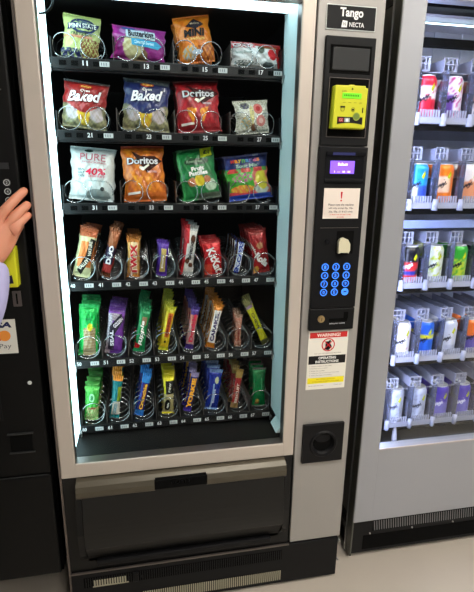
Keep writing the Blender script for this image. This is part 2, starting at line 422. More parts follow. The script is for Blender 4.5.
# warning sticker
b=MB(); b.box(.7335,.8595,-.0012,0,.7365,.9275,0,col=c(226,222,212)); y=-.0016
def R4(x0,x1,z0,z1,col,yy=None):
    q=yy or y
    b.add([(x0,q,z0),(x1,q,z0),(x1,q,z1),(x0,q,z1)],[[0,1,2,3]],0,col)
R4(.7375,.8555,.9045,.9225,c(196,44,44)); b.text('WARNING!',.7965,.9135,.074,.0105,y-.0003,col=c(240,225,215),bold=.03)
b.ring(.797,.8815,.0178,.0210,y,y+.0004,0,36,c(200,36,44))
b.box(.788,.802,y-.0003,y,.868,.893,0,col=c(30,28,28)); b.add([(.786,y-.0003,.868),(.799,y-.0003,.864),(.809,y-.0003,.876),(.800,y-.0003,.890),(.790,y-.0003,.884)],[[0,1,2,3,4]],0,c(30,28,28))
b.disc(.8015,.893,.0035,y-.0004,y,0,12,c(30,28,28))
for s in (1,-1):
    a=R(45)*s; dx,dz=math.cos(a),math.sin(a); 
    b.add([(.797-dx*.019-dz*.0012,y-.0007,.8815-dz*.019+dx*.0012),(.797-dx*.019+dz*.0012,y-.0007,.8815-dz*.019-dx*.0012),(.797+dx*.019+dz*.0012,y-.0007,.8815+dz*.019-dx*.0012),(.797+dx*.019-dz*.0012,y-.0007,.8815+dz*.019+dx*.0012)],[[0,1,2,3]],0,c(210,40,50))
b.text('DO NOT TILT OR ROCK MACHINE',.797,.8545,.084,.0036,y,col=c(110,100,96))
R4(.7375,.8555,.8205,.8475,c(26,24,24)); b.text('OPERATING',.7965,.8400,.056,.0085,y-.0003,col=c(235,235,230),bold=.03); b.text('INSTRUCTIONS',.7965,.8280,.074,.0085,y-.0003,col=c(235,235,230),bold=.03)
for i,t in enumerate(['1  Insert coins in the slot','2  Choose your product','3  Enter the number','4  Wait for the product to drop fully','5  Push the flap and collect']):
    b.text(t,.742+.034*(len(t)/26),.8140-i*.0078,.068*(len(t)/26),.0040,y,col=c(120,112,110))
R4(.7375,.8555,.7560,.7755,c(238,222,40)); b.text('NO CHANGE GIVEN',.7965,.7700,.060,.0042,y-.0003,col=c(150,120,20)); b.text('IF MACHINE IS EMPTY OF COINS',.7965,.7620,.086,.0042,y-.0003,col=c(150,120,20))
b.text('Please report faults here',.766,.7485,.048,.0038,y,col=c(120,110,110)); b.text('Thank you',.836,.7485,.026,.0038,y,col=c(120,110,110))
b.build('warning_sticker','printed',vm,art=True)
# coin return cup
b=MB()
n=32; cx,cz=.800,.556
sq=[]
for i in range(n):
    a=2*PI*i/n; cc,ss=math.cos(a),math.sin(a); k=1/max(abs(cc),abs(ss)); sq.append((.7995+.0675*cc*k,.550+.0675*ss*k))
vs=[];fs=[]
lay=[[(x,0,z) for x,z in sq],[(x,-.010,z) for x,z in sq]]
for (r,yy,dz) in ((.047,-.010,-.002),(.043,-.0135,-.003),(.037,-.012,-.001),(.034,-.006,0),(.032,-.0012,0)):
    lay.append([(cx+r*math.cos(2*PI*i/n),yy,cz-.006+dz+r*math.sin(2*PI*i/n)) for i in range(n)])
for l in lay: vs+=l
for k in range(len(lay)-1):
    for i in range(n): j=(i+1)%n; fs.append([k*n+i,k*n+j,(k+1)*n+j,(k+1)*n+i])
b.add(vs,fs); cup=b.build('coin_return_cup','bezel',vm)
MB().disc(cx,cz-.006,.034,-.0014,-.0004,0,28).build('coin_return_opening','void',cup)
b=MB(); b.disc(.800,.564,.025,-.0045,-.0014,0,24,rz=.014); o=b.build('coin_return_flap','bezel',cup)
for xx,zz in ((.8885,.157),(.8885,.075)): MB().box(.884,.8895,-.006,.004,zz-.004,zz+.004,0,.001).build('plinth_clip','steel',vm)

# ================================================================== PRODUCTS
def noise2(x,y,s):
    return (math.sin(x*7.1+s)*math.cos(y*6.3+s*1.7)+.6*math.sin(x*13.7+y*9.1+s*2.3)+.4*math.cos(x*23.1-y*17.3+s))/2
class Packet:
    def __init__(s,w,h,t,seed,seal=.05,crimp=.0016,waist=.05,nx=40,ny=52,slump=0):
        s.__dict__.update(w=w,h=h,t=t,seed=seed,seal=seal,crimp=crimp,waist=waist,nx=nx,ny=ny,slump=slump)
    def prof(s,u,v):
        e=s.seal; 
        if v<e or v>1-e: pv=0
        else: pv=math.sin(PI*(v-e)/(1-2*e))**.45
        pu=max(0,1-abs(2*u-1)**2.6)**.6
        return pu*pv
    def xz(s,u,v):
        bul=math.sin(PI*min(1,max(0,v)))**.5; ed=2*abs(u-.5)
        x=(u-.5)*s.w*(1.03-s.waist*bul+ed*(.022*math.sin(v*17+s.seed*3)+.016*math.sin(v*31+s.seed)))+ .014*s.w*math.sin(v*7+s.seed)
        z=v*s.h+ .008*s.h*math.sin(u*5+s.seed*2)*(v-.3)
        return x,z
    def y(s,u,v,side=-1):
        p=s.prof(u,v); cr=noise2(u*1.2,v*1.4,s.seed)*.16+noise2(u*3,v*3.2,s.seed+4)*.09+noise2(u*5.5,v*4.2,s.seed+9)*.05
        e=s.seal; rip=s.crimp*math.sin(u*s.w*900) if (v<e or v>1-e) else 0
        return side*(s.t/2*p*(1+cr)+.0006)+rip
    def pt(s,u,v,off=.0):
        x,z=s.xz(u,v); return (x,s.y(u,v)-off,z)
    def mesh(s,art):
        b=MB(); nx,ny=s.nx,s.ny
        for side in (-1,1):
            vs=[];cl=[];fs=[]
            for j in range(ny+1):
                for i in range(nx+1):
                    u,v=i/nx,j/ny; x,z=s.xz(u,v); vs.append((x,s.y(u,v,side),z)); cl.append(art(u,v))
            for j in range(ny):
                for i in range(nx):
                    a=j*(nx+1)+i; q=[a,a+1,a+nx+2,a+nx+1]
                    fs.append(q if side<0 else q[::-1])
            b.add(vs,fs,0,cl,True)
        m=(nx+1)*(ny+1)   # close the rim
        rim=[i for i in range(nx+1)]+[(nx+1)*j+nx for j in range(1,ny+1)]+[(nx+1)*ny+i for i in range(nx-1,-1,-1)]+[(nx+1)*j for j in range(ny-1,0,-1)]
        k=len(rim)
        for i in range(k):
            b.f.append((rim[i],rim[(i+1)%k],rim[(i+1)%k]+m,rim[i]+m)); b.m.append(0); b.sm.append(True)
        return b
    def fn(s,off=.0009):
        def f(u,v):      # called with u,v as x,z
            uu=min(1,max(0,u)); vv=min(1,max(0,v)); return s.pt(uu,vv,off)
        return f
def letter(b,P,txt,u,v,w,h,col,rot=0,bold=.02,shear=0,off=.0012,outline=None,ow=.05):
    """text over the curved packet; w and h in metres, u and v the centre as fractions"""
    tv,tf=glyphs(txt,bold,shear); cc,ss=math.cos(R(rot)),math.sin(R(rot))
    def put(tv,tf,col,off):
        vs=[]
        for (a,d) in tv:
            a*=w; d*=h; x=a*cc-d*ss; z=a*ss+d*cc; vs.append(P.fn(off+.0011)(u+x/P.w,v+z/P.h))
        b.add(vs,tf,0,col)
    if outline:
        ov,of=glyphs(txt,bold+ow,shear)
        k=1+ow*.25; put([(a*k,d*(1+ow*1.6)) for a,d in ov],of,outline,off-.0005)
    put(tv,tf,col,off)
def poly(b,P,pts,col,off=.0008,sub=6):
    # filled polygon on the curved packet (fan, subdivided towards its centre)
    cu=sum(p[0] for p in pts)/len(pts); cv=sum(p[1] for p in pts)/len(pts)
    ring=[]
    for i in range(len(pts)):
        a,d=pts[i],pts[(i+1)%len(pts)]
        for k in range(sub if len(pts)<9 else 1): t=k/(sub if len(pts)<9 else 1); ring.append((a[0]+(d[0]-a[0])*t,a[1]+(d[1]-a[1])*t))
    n=len(ring); vs=[]; fs=[]; L=4
    for l in range(1,L+1):
        for (x,z) in ring: vs.append(P.fn(off+.0009)(cu+(x-cu)*l/L,cv+(z-cv)*l/L))
    vs.append(P.fn(off+.0009)(cu,cv)); ce=n*L
    for i in range(n): j=(i+1)%n; fs.append([ce,i,j])
    for l in range(L-1):
        for i in range(n): j=(i+1)%n; fs.append([l*n+i,(l+1)*n+i,(l+1)*n+j,l*n+j])
    b.add(vs,fs,0,col)
def oval(u,v,a,d,n=22,rot=0):
    cc,ss=math.cos(R(rot)),math.sin(R(rot)); return [(u+a*math.cos(2*PI*i/n)*cc-d*math.sin(2*PI*i/n)*ss,v+a*math.cos(2*PI*i/n)*ss+d*math.sin(2*PI*i/n)*cc) for i in range(n)]
def mixc(a,b_,t): t=max(0,min(1,t)); return tuple(x+(y-x)*t for x,y in zip(a,b_))
def blob(u,v,cu,cv,ru,rv): return ((u-cu)/ru)**2+((v-cv)/rv)**2<1
def inpoly(u,v,pts):
    r=False; j=len(pts)-1
    for i in range(len(pts)):
        xi,yi=pts[i];xj,yj=pts[j]
        if (yi>v)!=(yj>v) and u<(xj-xi)*(v-yi)/(yj-yi)+xi: r=not r
        j=i
    return r
PK={}
# ---- artwork of the packets: (base painter, list of overlay calls)
def chips(cu,cv,ru,rv,col1,col2,s):
    def f(u,v,base):
        for k in range(5):
            a=s+k*1.9; x=cu+ru*.55*math.cos(a); z=cv+rv*.5*math.sin(a*1.3)
            if blob(u,v,x,z,ru*.42,rv*.45): return mixc(col1,col2,(noise2(u*4,v*4,k)+.5+(k%2)*.3))
        return base
    return f
def a11(u,v):
    b=c(190,198,120)
    if v>.95: return c(176,186,104)
    if v<.17 and u<.55: return c(40,44,90) if noise2(u*5,v*5,1)>-.3 else c(170,180,120)
    if v<.42 and u>.52 and noise2(u*9,v*7,3)>-.15: return c(124,66,30)
    if .42<v<.47 and u<.8: return c(205,150,110)
    return mixc(b,c(205,212,150),noise2(u*3,v*2,2))
def o11(b,P):
    poly(b,P,oval(.54,.70,.36,.19),c(38,48,84)); poly(b,P,oval(.54,.70,.30,.13),c(170,180,120),.0011); poly(b,P,oval(.54,.73,.2,.11),c(80,95,110),.0013)
    poly(b,P,[(.10,.58),(.92,.66),(.98,.80),(.12,.73)],c(34,42,86),.0018)
    letter(b,P,'PENN STATE',.53,.695,.072,.0125,c(225,228,215),rot=6,off=.0024,bold=.03)
    letter(b,P,'PRETZELS',.50,.50,.055,.008,c(70,80,60),rot=2); letter(b,P,'Sour Cream & Chive',.46,.42,.052,.005,c(190,100,80))
def a13(u,v):
    b=c(150,38,128)
    if u<.07: return c(176,40,140)
    if blob(u,v,.38,.40,.20,.38): return mixc(c(215,205,160),c(190,176,120),noise2(u*5,v*5,1)+.4)
    if blob(u,v,.52,.12,.16,.2): return c(120,90,60)
    if .06<u<.62 and v>.72: return mixc(b,c(190,190,205),.5) if blob(u,v,.38,.82,.26,.14) else b
    return mixc(b,c(112,24,100),noise2(u*2,v*2,3)*.7)
def o13(b,P):
    poly(b,P,[(.24,.62),(.80,.58),(.80,.84),(.25,.86)],c(196,212,216),.0010)
    letter(b,P,'Butterkist',.53,.735,.070,.018,c(42,34,46),off=.0022,bold=.03)
    poly(b,P,[(.34,.38),(.84,.34),(.93,.46),(.82,.56),(.33,.58)],c(70,160,196),.0014); letter(b,P,'Cinema Sweet',.58,.48,.055,.009,c(205,235,240),off=.002)
    poly(b,P,oval(.30,.90,.13,.05),c(60,90,160),.0014)
def a15(u,v):
    b=mixc(c(232,132,32),c(214,104,22),noise2(u*2,v*2,5)+.3)
    if v>.93: return c(212,112,30)
    if v<.32 and u>.5: return mixc(c(150,60,16),c(240,150,50),noise2(u*6,v*6,2)+.4)
    if blob(u,v,.3,.2,.22,.14): return c(236,168,60) if noise2(u*6,v*5,1)>0 else c(176,190,190)
    return b
def o15(b,P):
    poly(b,P,[(.30,.74),(.56,.90),(.84,.76),(.58,.66)],c(44,34,40),.0012); letter(b,P,'McCoys',.57,.775,.026,.007,c(200,170,140),off=.002)
    letter(b,P,'MINI',.50,.585,.062,.020,c(30,26,24),off=.002,bold=.05,shear=.2); letter(b,P,'Cheddars',.52,.465,.05,.008,c(250,205,120))
    poly(b,P,oval(.5,.2,.16,.05),c(200,205,215),.0012)
def a17(u,v):
    b=c(226,222,218)
    if v>.72 and u<.5: return c(206,52,60) if noise2(u*9,v*5,2)>-.35 else b
    if blob(u,v,.83,.52,.09,.22): return c(214,28,34)
    if u>.93: return c(196,40,40)
    if v>.82: return c(180,60,56)
    if .50<u<.66 and blob(u,v,.60,.68,.07,.18): return c(66,70,40)
    if .62<u<.98 and v>.75: return c(160,96,50)
    if blob(u,v,.26,.16,.22,.09): return c(70,90,80) if noise2(u*12,v*6,3)>0 else b
    if blob(u,v,.74,.12,.12,.12): return c(80,86,84)
    return b
def o17(b,P): letter(b,P,'GRAZE',.24,.80,.058,.012,c(240,230,228),off=.0014,bold=.04); letter(b,P,'Punchy Protein',.24,.52,.052,.009,c(150,160,150))
def abk(top):
    def f(u,v):
        if v>.955: return c(70,66,66)
        if v>.40-.10*math.cos((u-.5)*6): 
            return mixc(top,tuple(x*.75 for x in top),noise2(u*2,v*2,1))
        if blob(u,v,.5,.30,.14,.24): return mixc(c(214,190,52),c(190,120,40),noise2(u*6,v*7,4)+.2)
        if blob(u,v,.24,.32,.16,.16) or blob(u,v,.78,.32,.17,.18): return mixc(c(178,168,176),c(150,140,128),noise2(u*5,v*5,1)+.4)
        return mixc(c(150,146,104),c(96,94,74),noise2(u*4,v*5,6)+.4)
    return f
def obk(top,low,tab):
    def g(b,P):
        letter(b,P,'Baked',.5,.64,.090,.029,c(236,236,240),rot=3,off=.0024,bold=.03,shear=.25,outline=low,ow=.04)
        letter(b,P,'Oven',.5,.765,.026,.0075,c(240,240,235),off=.002); poly(b,P,oval(.5,.86,.15,.045),c(176,70,40),.0012); letter(b,P,'Walkers',.5,.86,.028,.006,c(230,190,90),off=.002)
        if tab: poly(b,P,[(.03,.90),(.97,.87),(.98,.965),(.03,.985)],c(96,108,112),.0016); letter(b,P,'MULTIGRAIN 97 kcal',.58,.925,.075,.006,c(160,170,174),off=.0022); poly(b,P,[(.06,.90),(.22,.895),(.22,.97),(.06,.98)],c(58,66,70),.002)
    return g
def ador(base,dark,s):
    def f(u,v):
        if v>.95: return dark
        if v<.16: return mixc(base,dark,.45)
        if v<.46:
            if inpoly(u,v,[(.22,.45),(.46,.44),(.36,.14)]) or inpoly(u,v,[(.52,.42),(.74,.46),(.60,.16)]): return mixc(c(236,170,50),c(214,112,26),noise2(u*5,v*5,s)+.5)
        return mixc(base,dark,.28+noise2(u*2.2,v*2.4,s)*.5)
    return f
def odor(dark,tcol):
    def g(b,P):
        poly(b,P,[(.24,.90),(.40,.80),(.80,.80),(.99,.72),(.58,.50)],dark,.0014)
        letter(b,P,'Doritos',.50,.715,.092,.0195,tcol,off=.0030,bold=.03,outline=c(30,20,22),ow=.06)
        poly(b,P,[(.40,.585),(.49,.535),(.66,.63),(.64,.66),(.50,.575),(.43,.62)],c(240,236,220),.0024)
        poly(b,P,[(.08,.115),(.38,.14),(.38,.18),(.08,.16)],c(225,220,214),.0014); letter(b,P,'TANGY CHEESE',.70,.52,.028,.005,c(220,200,210))
    return g
def a27(u,v):
    b=c(214,216,206); n=noise2(u*8,v*8,3)
    if n>.35: return c(150,160,120)
    if n<-.55: return c(70,66,60)
    if blob(u,v,.28,.80,.14,.10): return c(60,56,80)
    if blob(u,v,.30,.32,.17,.16): return c(120,170,190) if noise2(u*9,v*9,7)>.1 else c(190,150,60)
    if blob(u,v,.46,.5,.07,.3): return c(196,186,110)
    return b
def o27(b,P): poly(b,P,oval(.66,.70,.14,.16),c(206,120,112)); poly(b,P,oval(.74,.34,.15,.16),c(206,130,124)); poly(b,P,oval(.66,.70,.07,.08),c(170,50,50),.0012); poly(b,P,oval(.74,.34,.07,.08),c(230,190,180),.0012); poly(b,P,oval(.52,.16,.09,.10),c(120,84,60))
def a31(u,v):
    b=c(196,206,206)
    if v>.95: return c(160,170,170)
    if v<.24 and blob(u,v,.66,.10,.28,.12): return c(120,132,130)
    return mixc(b,c(214,222,220),noise2(u*2,v*2,1))
def o31(b,P):
    poly(b,P,oval(.42,.925,.10,.03),c(30,52,46)); letter(b,P,'PURE',.52,.80,.072,.020,c(176,92,110),bold=.0)
    letter(b,P,'SNACKING',.54,.70,.066,.005,c(190,120,130)); letter(b,P,'40%',.58,.53,.060,.019,c(214,40,76),rot=2,bold=.02,shear=.2)
    letter(b,P,'LESS FAT',.60,.44,.05,.005,c(200,90,110)); 
    for i in range(3): letter(b,P,['SEA','SALT','CRISP'][i],.24,.56-i*.06,.020,.006,c(90,110,112))
    letter(b,P,'popped chips',.60,.36,.05,.007,c(130,150,148)); poly(b,P,oval(.74,.22,.045,.04),c(60,66,68))
def a35(u,v):
    b=c(26,124,62)
    if v>.955: return c(20,110,56)
    if u<.05: return c(60,170,90)
    if blob(u,v,.5,.74,.34,.07): return c(34,70,44)
    if blob(u,v,.50,.37,.13,.11): return c(220,196,40)
    if blob(u,v,.30,.35,.13,.08) or blob(u,v,.7,.38,.10,.07): return c(186,110,70)
    if blob(u,v,.78,.27,.16,.12): return c(180,205,180)
    if v<.12 and u>.4: return c(70,84,70)
    return mixc(b,c(16,96,50),noise2(u*3,v*3,2))
def o35(b,P):
    letter(b,P,'Fruit',.50,.60,.040,.0125,c(235,240,235),rot=3,off=.0022,bold=.05); letter(b,P,'Pastilles',.50,.515,.058,.013,c(235,240,235),rot=2,off=.0022,bold=.05)
    letter(b,P,'Rowntrees',.44,.745,.05,.008,c(150,180,150),off=.002,shear=.2)
    poly(b,P,[(.62,.80),(.93,.84),(.92,1.0),(.62,.99)],c(190,210,40),.0016); letter(b,P,'£1',.78,.91,.018,.013,c(40,60,30),off=.0026,bold=.04)
def a37(u,v):
    if v>.70: return mixc(c(30,50,120),c(22,34,84),noise2(u*3,v*3,1)+.3)
    if v>.60: return c(200,60,60) if noise2(u*3,v,1)+v*3<2.1 else c(60,150,50)
    if v<.12: return c(28,64,168)
    if blob(u,v,.38,.48,.26,.10): return c(186,90,150) if noise2(u*7,v*7,2)>0 else c(90,190,60)
    if blob(u,v,.34,.24,.26,.08): return c(224,130,60) if noise2(u*6,v*5,2)>-.2 else c(220,200,60)
    if blob(u,v,.82,.42,.14,.22): return c(206,200,50)
    if blob(u,v,.78,.20,.16,.10): return c(190,205,196)
    if u>.62 and v<.6: return c(206,110,96)
    if v<.20: return c(196,60,70)
    return c(64,164,46)
def o37(b,P):
    for i,(ch,cl) in enumerate(zip('Maynards',[(200,60,60),(220,140,40),(210,190,60),(90,170,80),(80,140,200),(120,110,190),(200,110,150),(210,130,90)])): letter(b,P,ch,.17+i*.085,.86,.010,.011,c(*cl),bold=.04,off=.002)
    letter(b,P,'Sour Mix',.50,.745,.07,.010,c(170,205,190),off=.002,bold=.03); letter(b,P,'NEW',.72,.975,.018,.006,c(150,160,185))
# ---- bars
def bar(base,dark=None,endc=None,e=.14,extra=None,s=1):
    dark=dark or tuple(x*.6 for x in base); endc=endc or base
    def f(u,v):
        r=None
        if extra: r=extra(u,v)
        if r: return r
        if v>1-e or v<e*.6: return mixc(endc,tuple(x*.7 for x in endc),noise2(u*4,v*10,s)+.3)
        return mixc(base,dark,noise2(u*2.2,v*3,s)*.6+.2)
    return f
def vtext(txt,w,h,col,u=.5,v=.5,rot=90,outline=None,bold=.03,shear=0,ow=.05):
    return lambda b,P: letter(b,P,txt,u,v,w,h,col,rot=rot,bold=bold,shear=shear,off=.0016,outline=outline,ow=ow)
def many(*fs):
    def g(b,P):
        for f in fs: f(b,P)
    return g
def panel(pts,col,off=.0010): return lambda b,P: poly(b,P,pts,col,off)
rectp=lambda u0,u1,v0,v1:[(u0,v0),(u1,v0),(u1,v1),(u0,v1)]
